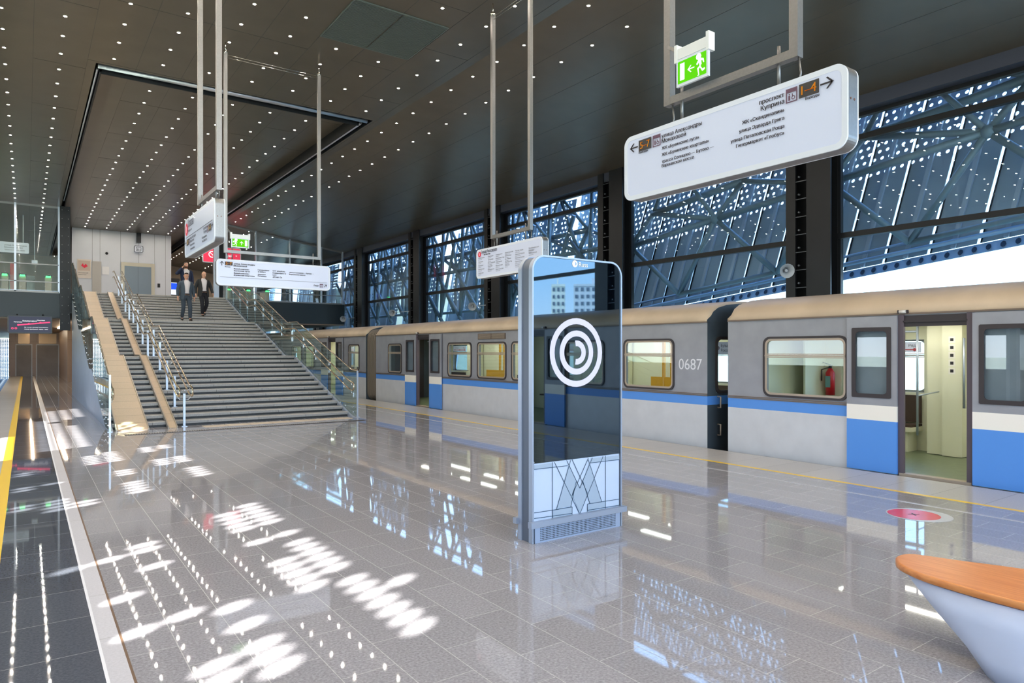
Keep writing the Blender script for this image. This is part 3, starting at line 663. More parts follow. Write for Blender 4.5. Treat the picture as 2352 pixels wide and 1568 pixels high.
# glass balustrades with twin handrails
rail_m = mat('warm steel rail', (226, 204, 172), .16, 1)
post_m = mat('satin steel post', (190, 200, 212), .3, .6)
stud_m = mat('steel stud', (230, 232, 236), .2, .9)
def handrail(parent, x, dz, y0, y1):
    a = lambda i: (x, nos(i)[0], nos(i)[1] + dz)
    pts = [(x, y0, nos(1)[1] + dz - .09), (x, 17.75, nos(1)[1] + dz - .06), a(13), (x, nos(14)[0] - TR * .8, a(13)[2]), a(23), (x, nos(24)[0] - TR * .8, a(23)[2]), a(33), (x, y1, ZT + dz)]
    return pts
def balustrade(x, side, label):
    t = thing('glass_balustrade', label, 'balustrade', (x, 24.8, 0))
    pr = profile(1.12); pr[0] = (17.35, 1.25); pr[1] = (17.75, 1.27)
    def zat(y, p):
        for (a, za), (b, zb) in zip(p, p[1:]):
            if a <= y <= b: return za + (zb - za) * (y - a) / (b - a)
        return p[-1][1]
    lo = profile(-.1); lo[0] = (17.35, .03); lo[1] = (17.8, .03)
    ys = [17.36] + [18.3 + 1.14 * k_ for k_ in range(13)]
    ys = [y for y in ys if y < 32.6] + [32.7]
    tops = MB()
    for a, b in zip(ys, ys[1:]):
        br = sorted([a + .012, b - .012] + [y for y, z in pr if a + .02 < y < b - .02] + [y for y, z in lo if a + .02 < y < b - .02])
        g = MB().prism([(x - .008, y, max(.03, zat(y, lo) - .25)) for y in br] + [(x - .008, y, zat(y, pr)) for y in reversed(br)], (.016, 0, 0))
        g.build('glass_panel', bal_glass, t)
    tops.tube([(x, y, z) for y, z in pr[:-1]] + [(x, 32.7, pr[-1][1])], .016, 8)
    tops.build('top_rail', rail_m, t)
    e_ = MB().box((x - .02, 17.33, 0), (x + .02, 17.37, 1.25)); e_.box((x - .05, 17.3, 0), (x + .05, 17.4, .012)); e_.build('end_post', post_m, t)
    for dz in (.9, .68):
        p = handrail(t, x + side * .07, dz, 17.5, 32.5)
        MB().tube(p, .021, 8).build('handrail', rail_m, t)
    MB().tube([(x + side * .07, 17.5, nos(1)[1] + .81), (x + side * .07, 17.42, nos(1)[1] + .77), (x + side * .07, 17.42, nos(1)[1] + .63), (x + side * .07, 17.5, nos(1)[1] + .59)], .021, 8).build('rail_return', rail_m, t)
    for y in [17.6] + ys[1:-1]:
        for dz in (.9, .68):
            z = zat(y, profile(dz)) if y > 17.8 else nos(1)[1] + dz - .08
            c_ = MB().tube([(x + side * .07, y, z - .02), (x + side * .065, y - .02, z - .08), (x + side * .02, y - .02, z - .1)], .008, 6)
            c_.box((x + side * .01, y - .035, z - .2), (x + side * .03, y - .005, z - .07)); c_.build('rail_bracket', stud_m, t)
    for y in ys[:-1]:
        for k_, dy in ((0, .25), (1, .75)):
            yy = y + 1.1 * dy
            if yy > 32: continue
            zz = max(.12, zat(yy, lo) - .1)
            for z in (zz, zz + .14): MB().cyl((x - .022, yy, z), (x + .022, yy, z), .022, 8).build('glass_stud', stud_m, t)
    return t
balustrade(1.50, 1, 'glass balustrade with twin handrails on the left side of the stairs')
balustrade(7.25, -1, 'glass balustrade with twin handrails on the right side of the stairs')
# central double handrail
t = thing('double_handrail', 'double polished steel handrail on posts between the ramps and the main steps', 'handrail', (3.04, 24.8, 0))
py = [17.62] + [18.9 + 1.16 * k_ for k_ in range(12)]
for y in py:
    zb = max([0] + [nos(i)[1] for i in range(1, 34) if nos(i)[0] <= y])
    p = MB().box((3.015, y - .03, zb), (3.065, y + .03, zb + .78)); p.box((2.98, y - .06, zb), (3.10, y + .06, zb + .012)); p.build('post', post_m, t)
    for dx in (-.14, .14):
        for dz in (.9, .68):
            pts = handrail(None, 3.04 + dx, dz, 17.5, 32.5)
            z = next((a[2] + (b[2] - a[2]) * (y - a[1]) / (b[1] - a[1]) for a, b in zip(pts, pts[1:]) if a[1] <= y <= b[1]), zb + dz)
            MB().tube([(3.04, y, z - .1), (3.04 + dx * .7, y, z - .09), (3.04 + dx, y, z - .02)], .009, 6).build('rail_bracket', stud_m, t)
for dx in (-.14, .14):
    for dz in (.9, .68): MB().tube(handrail(t, 3.04 + dx, dz, 17.5, 32.3), .021, 8).build('handrail', rail_m, t)
    z = nos(1)[1]
    MB().tube([(3.04 + dx, 17.5, z + .81), (3.04 + dx, 17.38, z + .76), (3.04 + dx, 17.38, z + .62), (3.04 + dx, 17.5, z + .59)], .021, 8).build('rail_return', rail_m, t)
g = MB(); g.m(0).box((1.7, 16.42, 0), (7.1, 16.62, .004)); g.m(1)
for k_ in range(108): g.prism([(1.72 + k_ * .05, 16.44, .006), (1.745 + k_ * .05, 16.44, .006), (1.765 + k_ * .05, 16.6, .006), (1.74 + k_ * .05, 16.6, .006)], (0, 0, .002))
tag(g.build('floor_grate', [tr_dark, alu]), 'narrow metal floor grate across the platform at the foot of the stairs', 'grate')
tp = MB()
for k_ in range(7): tp.box((3.4 + k_ * .52, 17.1, 0), (3.9 + k_ * .52, 17.5, .006))
tag(tp.build('tactile_strip', mat('beige tactile tile', (208, 192, 170), .5, bump=.5, nscale=60)), 'beige tactile paving strip just before the first step', 'tactile paving')
# ================================================================== GALLERY
slab_m = mat('dark slab edge', (30, 40, 44), .35, .2)
brown_stone = tiled('brown stone cladding', (150, 128, 112), .05, (110, 94, 82), 1.2, 1.2, 0, 0, speck=.14, rough=.3, plane='XZ')
sof = mat('gallery soffit', (150, 132, 116), .5, .1)
GY = 33.0
gs = MB(); gs.m(0).box((-6, GY, 3.1), (1.46, GY + .1, ZT)).box((7.3, GY, 3.1), (13.1, GY + .1, ZT)).box((1.46, GY, 3.3), (7.3, GY + .1, ZT - .01)); gs.m(1).box((-6, GY + .1, ZT - .08), (13.1, 51, ZT - .002)); gs.m(2).box((-6, GY + .1, 3.04), (13.1, 62, 3.1))
gs.m(3).box((-6, GY - .02, ZT - .02), (1.46, GY, ZT)).box((7.3, GY - .02, ZT - .02), (13.1, GY, ZT))
struct(gs.build('floor_gallery', [slab_m, gr_main, sof, alu]), 'dark slab of the upper gallery')
bw = MB(); bw.m(0).box((-6, 51, 3.1), (13.4, 51.2, 8.3))
struct(bw.build('wall_back', mat('gallery back wall', (206, 178, 146), .5, noise=.04, nscale=1)), 'brown back wall of the gallery')
uw = MB().box((-.95, 58, 0), (7.0, 58.2, 3.04)).box((1.9, 46, 0), (1.98, 58, 3.04)).box((1.98, 46, 0), (7, 46.1, 3.04))
struct(uw.build('wall_service', brown_stone), 'brown stone walls of the service rooms under the gallery')
bt = mat('bronze steel door', (96, 86, 78), .35, .5, noise=.1, nscale=1.5)
dn = 0
for x0, x1 in ((-.55, .3), (.62, 1.85)):
    dn += 1
    d = MB().box((x0, 57.93, 0), (x1, 57.99, 2.15)).build('door_%d' % dn, bt); struct(d)
    MB().box((x0 - .05, 57.95, 2.15), (x1 + .05, 58, 2.22)).box((x0 - .05, 57.95, 0), (x0, 58, 2.15)).box((x1, 57.95, 0), (x1 + .05, 58, 2.15)).build('frame', alu, d)
    MB().box((x0 + .1, 57.94, 2.25), (x1 - .1, 57.98, 2.95)).build('transom_panel', mat('bronze panel', (150, 122, 92), .25, .7), d)
cb = MB().m(0).box((2.25, 45.93, .25), (3.1, 46, 1.75)); cb.m(1).ring(rrect((0, 45.92, 0), (1, 0, 0), (0, 0, 1), 2.2, .2, 3.15, 1.8, .02), rrect((0, 45.92, 0), (1, 0, 0), (0, 0, 1), 2.28, .28, 3.07, 1.72, .02), (0, -.02, 0)); cb.m(1).box((2.25, 45.9, .95), (3.1, 45.93, 1.0))
tag(cb.build('hydrant_cabinet', [bt, alu]), 'bronze hydrant cabinet in the brown stone wall left of the stairs', 'cabinet')
def wall_plate(name, label, cat, x0, z0, x1, z1, Y, parts, base, th=.02, r=.02):
    t = thing(name, label, cat, ((x0 + x1) / 2, Y, z0))
    MB().prism(rrect((0, Y - th, 0), (1, 0, 0), (0, 0, 1), x0, z0, x1, z1, min(r, (x1 - x0) / 3)), (0, th, 0)).build('plate', base, t)
    for nm, m_, mb in parts: mb.build(nm, m_, t)
    return t
a_ = MB().prism([(2.65, 45.96, 2.26), (2.85, 45.96, 2.26), (2.85, 45.96, 2.36), (2.78, 45.96, 2.42), (2.65, 45.96, 2.3)], (0, -.004, 0)).box((2.72, 45.95, 2.44), (2.8, 45.96, 2.5))
wall_plate('fire_point_sign', 'small white fire point sign with red mark on the brown stone wall', 'sign', 2.5, 2.18, 2.98, 2.6, 45.99, [('symbol', red, a_)], white_rim)
for i, (x, ya, yb) in enumerate(((.25, 35, 57), (1.45, 35, 45))):
    tag(MB().box((x - .05, ya, 2.98), (x + .05, yb, 3.03)).build('linear_light', emis('linear light', (255, 236, 206), 14)), 'long linear lamp on the soffit under the gallery, %s' % ('left of the stone block corner' if i == 0 else 'beside the stone block corner'), 'lamp')
t = thing('hanging_column_cladding', 'tall black steel column at the left front corner of the stair opening', 'column', (1.28, GY, 2.6))
MB().box((1.11, GY - .1, 2.6), (1.15, GY + .25, ZC)).box((1.15, GY - .1, 2.6), (1.42, GY - .06, ZC)).box((1.42, GY - .1, 2.6), (1.46, GY + .25, ZC)).build('casing', col_metal, t)
bo = MB()
for k_ in range(14):
    for x in (1.18, 1.39): bo.cyl((x, GY - .1, 2.9 + k_ * .35), (x, GY - .108, 2.9 + k_ * .35), .012, 6)
bo.build('bolts', alu, t, None)
# glass screens on the gallery edge
def gscreen(xs, ztop, label):
    t = thing('gallery_glass_screen', label, 'glass screen', ((xs[0] + xs[-1]) / 2, GY + .15, ZT))
    for x in xs: MB().box((x - .035, GY + .1, ZT), (x + .035, GY + .2, ztop(x))).build('post', post_m, t)
    for a, b in zip(xs, xs[1:]):
        MB().prism([(a + .035, GY + .14, ZT + .02), (b - .035, GY + .14, ZT + .02), (b - .035, GY + .14, ztop(b)), (a + .035, GY + .14, ztop(a))], (0, .012, 0)).build('glass_panel', gal_glass, t)
    r_ = MB()
    for z in (ZT + .03, ZT + .42, ZT + 1.12):
        r_ = MB().box((xs[0], GY + .1, z - .02), (xs[-1], GY + .13, z + .02)); r_.build('rail', alu, t)
    for a, b in zip(xs, xs[1:]): MB().prism([(a, GY + .12, ztop(a) - .08), (b, GY + .12, ztop(b) - .08), (b, GY + .12, ztop(b)), (a, GY + .12, ztop(a))], (0, .06, 0)).build('head_rail', alu, t)
    return t
gscreen([-4.2, -2.6, -.35, 1.08], lambda x: ZC, 'framed glass screen on the gallery edge left of the stairs')
gscreen([7.5, 8.8, 10.4, 11.95, 13.05], lambda x: zc(x), 'framed glass screen on the gallery edge right of the stairs')
# lift shaft wall
lift_m = mat('pale lift cladding', (216, 220, 226), .4, noise=.02, nscale=1)
lw_ = MB(); lw_.m(0).box((1.84, 40, ZT), (6.27, 44, RZ)); lw_.m(1)
for x in (2.7, 3.03, 3.93, 4.75, 5.48, 6.0): lw_.box((x - .006, 39.995, 6.3 if x in (4.75,) else ZT), (x + .006, 40, RZ))
struct(lw_.build('wall_lift', [lift_m, mat('panel gap', (120, 122, 126), .6)]), 'pale panelled lift shaft wall at the head of the stairs')
d = MB(); d.m(0).box((4.1, 39.95, ZT), (4.71, 39.99, 6.12)).box((4.72, 39.95, ZT), (5.32, 39.99, 6.12)); d.m(1).box((4.705, 39.96, ZT), (4.725, 39.995, 6.12))
d = struct(d.build('door_3', [mat('lift door steel', (110, 118, 124), .35, .7), black_metal]))
MB().box((3.95, 39.93, ZT), (4.1, 39.99, 6.12)).box((5.32, 39.93, ZT), (5.48, 39.99, 6.12)).box((3.95, 39.93, 6.12), (5.48, 39.99, 6.3)).build('frame', mat('bright lift frame', (170, 160, 142), .35, .7), d)
MB().box((5.62, 39.97, 5.1), (5.74, 40, 5.3)).build('call_panel', black_metal, d)
t = thing('lift_sign', 'lit square lift sign above the lift door', 'sign', (4.72, 39.8, 6.84))
P, U, V = (0, 39.78, 0), (1, 0, 0), (0, 0, 1)
MB().prism(rrect(P, U, V, 4.52, 6.84, 4.92, 7.17, .06), (0, .14, 0)).build('box', white_rim, t)
sm = MB(); sm.ring(rrect((0, 39.776, 0), U, V, 4.51, 6.83, 4.93, 7.18, .06), rrect((0, 39.776, 0), U, V, 4.54, 6.86, 4.9, 7.15, .04), (0, -.004, 0)); sm.ring(rrect((0, 39.776, 0), U, V, 4.6, 6.9, 4.84, 7.11, .03), rrect((0, 39.776, 0), U, V, 4.62, 6.92, 4.82, 7.09, .02), (0, -.002, 0))
for x in (4.66, 4.72, 4.78): sm.box((x - .012, 39.772, 6.93), (x + .012, 39.776, 7.03))
sm.build('pictogram', mat('grey ink', (74, 76, 84), .5), t)
MB().box((4.64, 39.85, 7.35), (4.84, 39.99, 7.85)).build('housing', black_metal, None); tag(bpy.context.scene.collection.objects[-1], 'black box fixed above the lift door under the ceiling', 'camera')
tag(MB().ball((3.32, 39.98, 6.69), .07, 10).build('dome_camera', black_metal), 'black dome camera on the lift wall left of the lift sign', 'camera')
pm = MB().box((2.1, 39.95, 6.25), (2.6, 39.955, 5.75))
rd = MB().prism([(2.22, 39.945, 6.0), (2.3, 39.945, 6.12), (2.33, 39.945, 6.0), (2.42, 39.945, 6.1), (2.5, 39.945, 5.98), (2.36, 39.945, 5.88)], (0, -.003, 0))
tx = MB(); text(tx, 'Московский', (2.1, 39.945, 5.62), U, V, size=.07); text(tx, 'транспорт', (2.1, 39.945, 5.53), U, V, size=.07)
wall_plate('notice_board', 'cream notice with a red picture at the left end of the lift wall', 'notice', 2.05, 5.38, 2.65, 6.32, 39.98, [('picture', mat('notice picture', (206, 186, 168), .6), pm), ('emblem', red, rd), ('lettering', ink, tx)], mat('notice paper', (226, 216, 204), .6))
cbn = MB().box((2.69, 39.93, ZT), (3.08, 39.99, 6.25)); tag(cbn.build('wall_cabinet', mat('beige cabinet', (188, 184, 176), .5)), 'tall narrow grey cabinet between the notices on the lift wall', 'cabinet')
ln = MB()
for k_ in range(7): ln.box((3.16, 39.962, 5.95 - k_ * .04), (3.36, 39.964, 5.955 - k_ * .04))
wall_plate('paper_notice', 'small white notice on the lift wall beside the grey cabinet', 'notice', 3.12, 5.62, 3.42, 6.02, 39.98, [('lettering', ink, ln)], mat('notice white', (236, 236, 236), .6))
# ticket machine, turnstiles, red banner, gallery signs
t = thing('ticket_machine', 'ticket machine with a blue lit screen right of the lift wall', 'machine', (7.0, 44, ZT))
MB().box((6.75, 44, ZT), (7.35, 44.4, 6.0)).build('cabinet', mat('machine dark', (52, 50, 50), .5), t)
q = MB(); q.m(0).box((6.86, 43.98, 5.05), (7.2, 44, 5.75)); q.m(1).box((6.86, 43.97, 5.35), (7.2, 43.98, 5.72)); q.build('screen', [emis('screen white', (220, 230, 250), .9), emis('screen blue', (40, 80, 220), 1)], t)
def turnstile():
    t = thing('turnstile', '', 'turnstile', (-.75, 37, ZT), 'ticket barriers on the gallery')
    MB().box((-.87, 36.6, ZT), (-.63, 37.6, ZT + .95)).build('body', mat('turnstile body', (186, 172, 150), .4), t)
    MB().box((-.89, 36.55, ZT + .95), (-.61, 37.65, ZT + 1.02)).build('top', black_metal, t)
    MB().box((-.84, 36.53, ZT + .9), (-.66, 36.56, ZT + .98)).build('indicator', emis('green indicator', (70, 240, 110), 2.5), t)
    MB().box((-.6, 37.05, ZT + .3), (-.31, 37.07, ZT + 1.0)).build('gate_leaf', gal_glass, t)
    return t
t0 = turnstile(); t0['label'] = 'ticket barrier with green light at the far left of the gallery'
for i, (dx, l_) in enumerate(((.62, 'ticket barrier with green light behind the middle post of the left gallery glass'), (1.55, 'ticket barrier with green light nearest the black corner column'), (9.6, 'ticket barrier behind the left pane of the right gallery glass'), (10.6, 'ticket barrier second from the left behind the right gallery glass'), (11.6, 'ticket barrier third from the left behind the right gallery glass'))): dup(t0, (dx, 0 if i < 2 else 2, 0), l_)
tag(MB().box((-.62, 40, ZT), (-.42, 40.1, 5.9)).build('red_banner', mat('banner red', (206, 40, 36), .5)), 'narrow red banner standing at the far left of the gallery', 'banner')
t = thing('gallery_sign', 'white sign hanging on the gallery behind the left glass screen', 'sign', (-.2, 36, 6.2))
P = (0, 36, 0)
MB().prism(rrect(P, U, V, -1.3, 5.95, .1, 6.4, .05), (0, .1, 0)).build('panel', white_rim, t)
tx = MB()
for r_, z in (('улица Александры', 6.24), ('Монаховой  ЖК', 6.14), ('трасса Солнцево', 6.04)): text(tx, r_, (-.75, 35.996, z), U, V, size=.085)
tx.build('lettering', ink, t)
for x in (-1.1, -.1): MB().box((x - .02, 36.03, 6.4), (x + .02, 36.07, ZC)).build('hanger', alu, t)
t = thing('floodlight', 'small box lamp with a pale front behind the left glass screen', 'lamp', (.3, 36, 5.45))
MB().box((.18, 36, 5.5), (.42, 36.15, 5.7)).build('body', mat('lamp casing', (160, 156, 140), .4), t); MB().box((.2, 35.98, 5.52), (.4, 36, 5.68)).build('lens', white_rim, t)
MB().bar((.3, 36.1, 5.7), (.3, 36.1, ZC - .01), .03, .03).build('stem', alu, t)
t = thing('red_exit_sign', 'red lit sign hanging over the head of the stairs behind the white signs', 'sign', (8.2, 35, 6.2))
def on35(x, y): return onY(x, y, 35.0)
xa, za = on35(467, 600)[0], on35(467, 600)[2]; xb, zb = on35(552, 572)[0], on35(552, 572)[2]
MB().prism(rrect((0, 35, 0), U, V, xa, za, xb, zb, .05), (0, .1, 0)).build('panel', red_lit, t)
MB().ring(rrect((0, 34.995, 0), U, V, xa - .03, za - .03, xb + .03, zb + .03, .06), rrect((0, 34.995, 0), U, V, xa, za, xb, zb, .05), (0, .11, 0)).build('border', white_rim, t)
tx = MB(); text(tx, 'Нет входа', (on35(534, 592)[0], 34.99, (za + zb) / 2 - .05), U, V, size=.15, align='r'); tx.box((on35(541, 592)[0], 34.985, (za + zb) / 2 - .01), (on35(544, 592)[0], 34.99, (za + zb) / 2 + .02))
c_ = (on35(487, 586)[0], 34.99, (za + zb) / 2); tx.ring([(c_[0] + .16 * math.cos(R(20 * k_)), c_[1], c_[2] + .16 * math.sin(R(20 * k_))) for k_ in range(18)], [(c_[0] + .12 * math.cos(R(20 * k_)), c_[1], c_[2] + .12 * math.sin(R(20 * k_))) for k_ in range(18)], (0, -.004, 0)); tx.bar((c_[0] - .1, 34.988, c_[2] + .1), (c_[0] + .1, 34.988, c_[2] - .1), .006, .03)
tx.build('lettering', exit_white, t)
for x in (xa + .2, xb - .8): MB().box((x - .02, 35.03, zb), (x + .02, 35.07, RZ if x < RX1 else zc(x))).build('hanger', alu, t)
X = onY(497.5, 640, 34.0)[0]
tag(MB().box((X - .11, 34, ZT), (X + .11, 34.24, 7.7)).build('steel_pillar', post_m), 'slim grey pillar at the head of the stairs behind the white lift sign', 'pillar')
tag(MB().box((onY(503, 640, 34.4)[0], 34.4, ZT), (onY(518, 640, 34.4)[0], 34.7, 7.7)).build('dark_pillar', black_metal), 'black pillar at the head of the stairs beside the slim grey pillar', 'pillar')
# hanging train display under the left gallery
t = thing('train_display', 'dark train display with a red line diagram hanging left of the stairs', 'display', (.1, 32.6, 2.4))
xa, za = onY(17, 765, 32.6)[0::2]; xb, zb = onY(120, 726, 32.6)[0::2]
MB().prism(rrect((0, 32.6, 0), U, V, xa, za, xb, zb, .06), (0, .12, 0)).build('housing', mat('display black', (18, 20, 24), .3), t)
MB().prism(rrect((0, 32.595, 0), U, V, xa + .05, za + .05, xb - .05, zb - .04, .01), (0, .004, 0)).build('screen', emis('display grey', (70, 74, 88), .8), t)
q = MB(); n_ = lambda x, y: onY(x, y, 32.585)
q.m(0).bar(n_(42, 746), n_(115, 740), .006, .045)
for x, y in ((42, 746), (66, 743.5), (93, 741)): q.cyl(n_(x, y), [n_(x, y)[0], 32.58, n_(x, y)[2]], .036, 10)
for x in (28.5, 36.5): q.ring([(n_(x, 753.5)[0] + .04 * math.cos(R(30 * k_)), 32.585, n_(x, 753.5)[2] + .04 * math.sin(R(30 * k_))) for k_ in range(12)], [(n_(x, 753.5)[0] + .02 * math.cos(R(30 * k_)), 32.585, n_(x, 753.5)[2] + .02 * math.sin(R(30 * k_))) for k_ in range(12)], (0, -.004, 0))
q.m(1)
for s_, x, y, x1 in (('Потапово', 32, 740, 51), ('Коммунарка', 52, 738, 84), ('Ольховая', 85, 736.5, 103), ('До станции «Бульвар Рокоссовского»', 56, 752, 111), ('поезд прибывает через 1 мин', 56, 756.5, 110)): text(q, s_, n_(x, y), U, V, width=n_(x1, y)[0] - n_(x, y)[0])
q.build('line_diagram', [emis('diagram red', (245, 70, 110), 1.2), emis('diagram white', (245, 245, 250), 1.1)], t)
MB().bar((xa + .3, 32.68, zb - .1), (xa + .3, 33.0, 3.2), .05, .05).build('hanger', black_metal, t); MB().bar((xb - .3, 32.68, zb - .1), (xb - .3, 33.0, 3.2), .05, .05).build('hanger', black_metal, t)
# ================================================================== INFORMATION KIOSK
KX0, KX1, KYF, KYB, KH = 3.825, 4.98, 5.05, 5.275, 2.695
kt = thing('information_kiosk', 'tall free-standing digital information kiosk with black glass front and metal base', 'kiosk', ((KX0 + KX1) / 2, 5.16, 0))
def kloop(Y, ins, r, z0=0):
    """outline with round upper corners"""
    x0, x1, z1 = KX0 + ins, KX1 - ins, KH - ins; out = [Vector((x1, Y, z0)), ]
    for cx_, a0 in ((x1 - r, 0), (x0 + r, 90)):
        for i in range(17): a = R(a0 + 90 * i / 16); out.append(Vector((cx_ + r * math.cos(a), Y, z1 - r + r * math.sin(a))))
    return out + [Vector((x0, Y, z0))]
MB().prism(kloop(KYF + .05, .012, .13), (0, KYB - KYF - .1, 0)).build('body', mat('kiosk grey side', (104, 112, 126), .45, .3), kt)
for y in (KYF, KYB - .055): MB().ring(kloop(y, 0, .15), kloop(y, .017, .133), (0, .055, 0)).build('rim', alu_b, kt)
k_glass = mat('kiosk black glass', (4, 8, 14), .015, 0, .5, ior=2.2)
k_glass.node_tree.nodes['Principled BSDF'].inputs['Specular Tint'].default_value = (.62, .84, 1, 1)
MB().prism(kloop(KYF + .012, .017, .133, .742), (0, .03, 0)).build('screen_glass', k_glass, kt)
MB().prism(kloop(KYB - .03, .03, .12, .742), (0, .02, 0)).build('rear_screen', k_glass, kt)
kp = MB().box((KX0 + .03, KYF + .015, .15), (KX1 - .03, KYF + .05, .742)); kp.build('lower_panel', mat('kiosk pale panel', (200, 214, 232), .25), kt)
MB().box((KX0 + .03, KYB - .05, .15), (KX1 - .03, KYB - .015, .742)).build('rear_panel', MATS['kiosk pale panel'], kt)
for ya, yb in ((KYF - .035, KYF + .02), (KYB - .02, KYB + .035)): MB().box((KX0 - .035, ya, .15), (KX1 + .035, yb, .205)).build('guard_bar', alu_b, kt)
hp = MB(); perf(hp, (KX0 + .09, KYF - .002, .012), (1, 0, 0), (0, 0, 1), 58, 8, .0168, .0058)
hp.build('vent_mesh', mat('vent plate', (176, 192, 216), .4, .4), kt)
ks = MB().box((KX0 + .03, KYF - .002, 0), (KX0 + .09, KYF + .03, .15)).box((KX0 + .09 + 58 * .0168, KYF - .002, 0), (KX1 - .03, KYF + .03, .15)).box((KX0 + .09, KYF - .002, 0), (KX1 - .09, KYF + .03, .012))
ks.build('plinth', MATS['vent plate'], kt)
MB().box((KX0 + .05, KYF + .02, 0), (KX1 - .05, KYF + .03, .15)).build('plinth_void', black_metal, kt)
def kq(x, y):
    p = Vector(onY(1150 + x / 2.148, 550 + y / 2.148, KYF + .011)); p.x = min(KX1 - .03, max(KX0 + .03, p.x)); return p
art = MB(); s_ = Vector((0, -.001, 0))
def poly(i, *p):
    art.m(i).prism([kq(*q) + s_ for q in p], (0, .001, 0))
poly(0, (335, 1113), (372, 1193), (350, 1312), (275, 1330)); poly(0, (437, 1103), (498, 1293), (441, 1303), (405, 1192))
poly(0, (352, 1255), (372, 1200), (391, 1228), (406, 1196), (428, 1252), (390, 1352))
poly(0, (258, 1337), (352, 1318), (352, 1354), (258, 1373)); poly(0, (428, 1304), (517, 1288), (517, 1320), (428, 1341))
poly(0, (152, 1114), (255, 1101), (255, 1120), (152, 1135)); poly(0, (445, 1079), (605, 1060), (605, 1083), (445, 1102))
def ln(*p):
    for a, b in zip(p, p[1:]):
        A, B = kq(*a), kq(*b); d_ = (B - A).normalized(); n_ = Vector((-d_.z, 0, d_.x)) * .0028; o_ = Vector((0, -.0025, 0))
        art.m(1).prism([A + n_ + o_, B + n_ + o_, B - n_ + o_, A - n_ + o_], (0, .001, 0))
ln((255, 1098), (255, 1385)); ln((517, 1066), (517, 1335)); ln((152, 1135), (330, 1115)); ln((445, 1101), (605, 1082)); ln((265, 1098), (390, 1354), (505, 1068))
ln((325, 1088), (390, 1226), (452, 1076)); ln((345, 1088), (275, 1330)); ln((352, 1084), (428, 1252)); ln((432, 1078), (350, 1265)); ln((432, 1085), (498, 1293)); ln((372, 1193), (345, 1318)); ln((405, 1192), (440, 1303))
ln((152, 1350), (258, 1334), (352, 1318), (352, 1356)); ln((428, 1341), (428, 1304), (517, 1290), (605, 1276)); ln((152, 1378), (352, 1350)); ln((428, 1335), (605, 1306))
art.build('letter_art', [mat('art grey', (170, 186, 202), .35), mat('art line', (40, 70, 96), .5)], kt)
lg = MB(); cc = Vector(onY(1150 + 375 / 2.148, 550 + 557 / 2.148, KYF + .010)); ro = .335
def arc(r0, r1, a0, a1, n=40):
    o_ = [cc + Vector((r0 * math.cos(R(a0 + (a1 - a0) * i / n)), 0, r0 * math.sin(R(a0 + (a1 - a0) * i / n)))) for i in range(n + 1)]
    i_ = [cc + Vector((r1 * math.cos(R(a0 + (a1 - a0) * i / n)), 0, r1 * math.sin(R(a0 + (a1 - a0) * i / n)))) for i in range(n + 1)]
    b = len(o_); lg.add(o_ + i_, [(k_, k_ + 1, b + k_ + 1, b + k_) for k_ in range(n)], False)
lg.m(0); arc(ro, ro - .058, 0, 360); arc(.215, .158, 0, 360); arc(.118, .062, -100, 100)
lg.box(cc + Vector((-.012, -.0005, -.118)), cc + Vector((.002, .0005, -.062))); lg.box(cc + Vector((-.012, -.0005, .062)), cc + Vector((.002, .0005, .118)))
lg.build('ring_emblem', [emis('screen lavender', (206, 212, 246), .82)], kt)
rs = MB(); pc = Vector(onY(1320.5, 605.5, KYF + .010)); rs.prism([pc + Vector((.034 * math.cos(R(20 * k_)), 0, .034 * math.sin(R(20 * k_)))) for k_ in range(18)], (0, -.001, 0))
rs.m(1).prism([pc + Vector((-.004 + .022 * math.cos(a), -.002, .02 * math.sin(a))) for a in (R(v) for v in range(-70, 71, 20))] , (0, -.001, 0))
rs.m(0); text(rs, 'Russ', pc + Vector((.05, -.001, -.024)), (1, 0, 0), (0, 0, 1), size=.066); rs.build('maker_mark', [emis('screen text white', (240, 244, 250), .9), k_glass], kt)
for x, y in ((1401.5, 604), (1223, 689), (1427, 700), (1427, 868), (1427, 1035), (1226, 1062)): MB().cyl(Vector(onY(x, y, KYF + .012)), Vector(onY(x, y, KYF + .006)), .008, 8).build('fixing', black_metal if y < 695 else alu, kt)
# ================================================================== BENCH
OUT = [(4.197, 1.34), (4.197, 1.5), (4.215, 1.677), (4.253, 1.869), (4.34, 2.02), (4.445, 2.095), (4.53, 2.112), (4.61, 2.08), (4.66, 1.97), (4.70, 1.86), (4.753, 1.744), (4.838, 1.543), (4.90, 1.3), (4.93, 1.0), (4.92, .7), (4.87, .4), (4.79, .15), (4.68, .02), (4.55, -.02), (4.42, .04), (4.32, .2), (4.25, .45), (4.215, .75), (4.2, 1.05)]
def smooth_loop(p, k_=4):
    out = []; n = len(p)
    for i in range(n):
        a, b, c, d = (p[(i + j - 1) % n] for j in range(4))
        for q in range(k_):
            t_ = q / k_; out.append(tuple(.5 * (2 * b[m_] + (c[m_] - a[m_]) * t_ + (2 * a[m_] - 5 * b[m_] + 4 * c[m_] - d[m_]) * t_ * t_ + (3 * b[m_] - a[m_] - 3 * c[m_] + d[m_]) * t_ ** 3) for m_ in (0, 1)))
    return out
BO = smooth_loop(OUT); bc = (4.56, 1.05)
def bsc(s_, sy=None): return [(bc[0] + (x - bc[0]) * s_, bc[1] + (y - bc[1]) * (sy or s_)) for x, y in BO]
bt_ = thing('bench', 'leaf-shaped bench with an orange wooden top on a pale tapering base', 'bench', (4.56, 1.05, 0))
wood = bpy.data.materials.new('orange wood'); wood.use_nodes = True; t_ = wood.node_tree; b_ = t_.nodes['Principled BSDF']
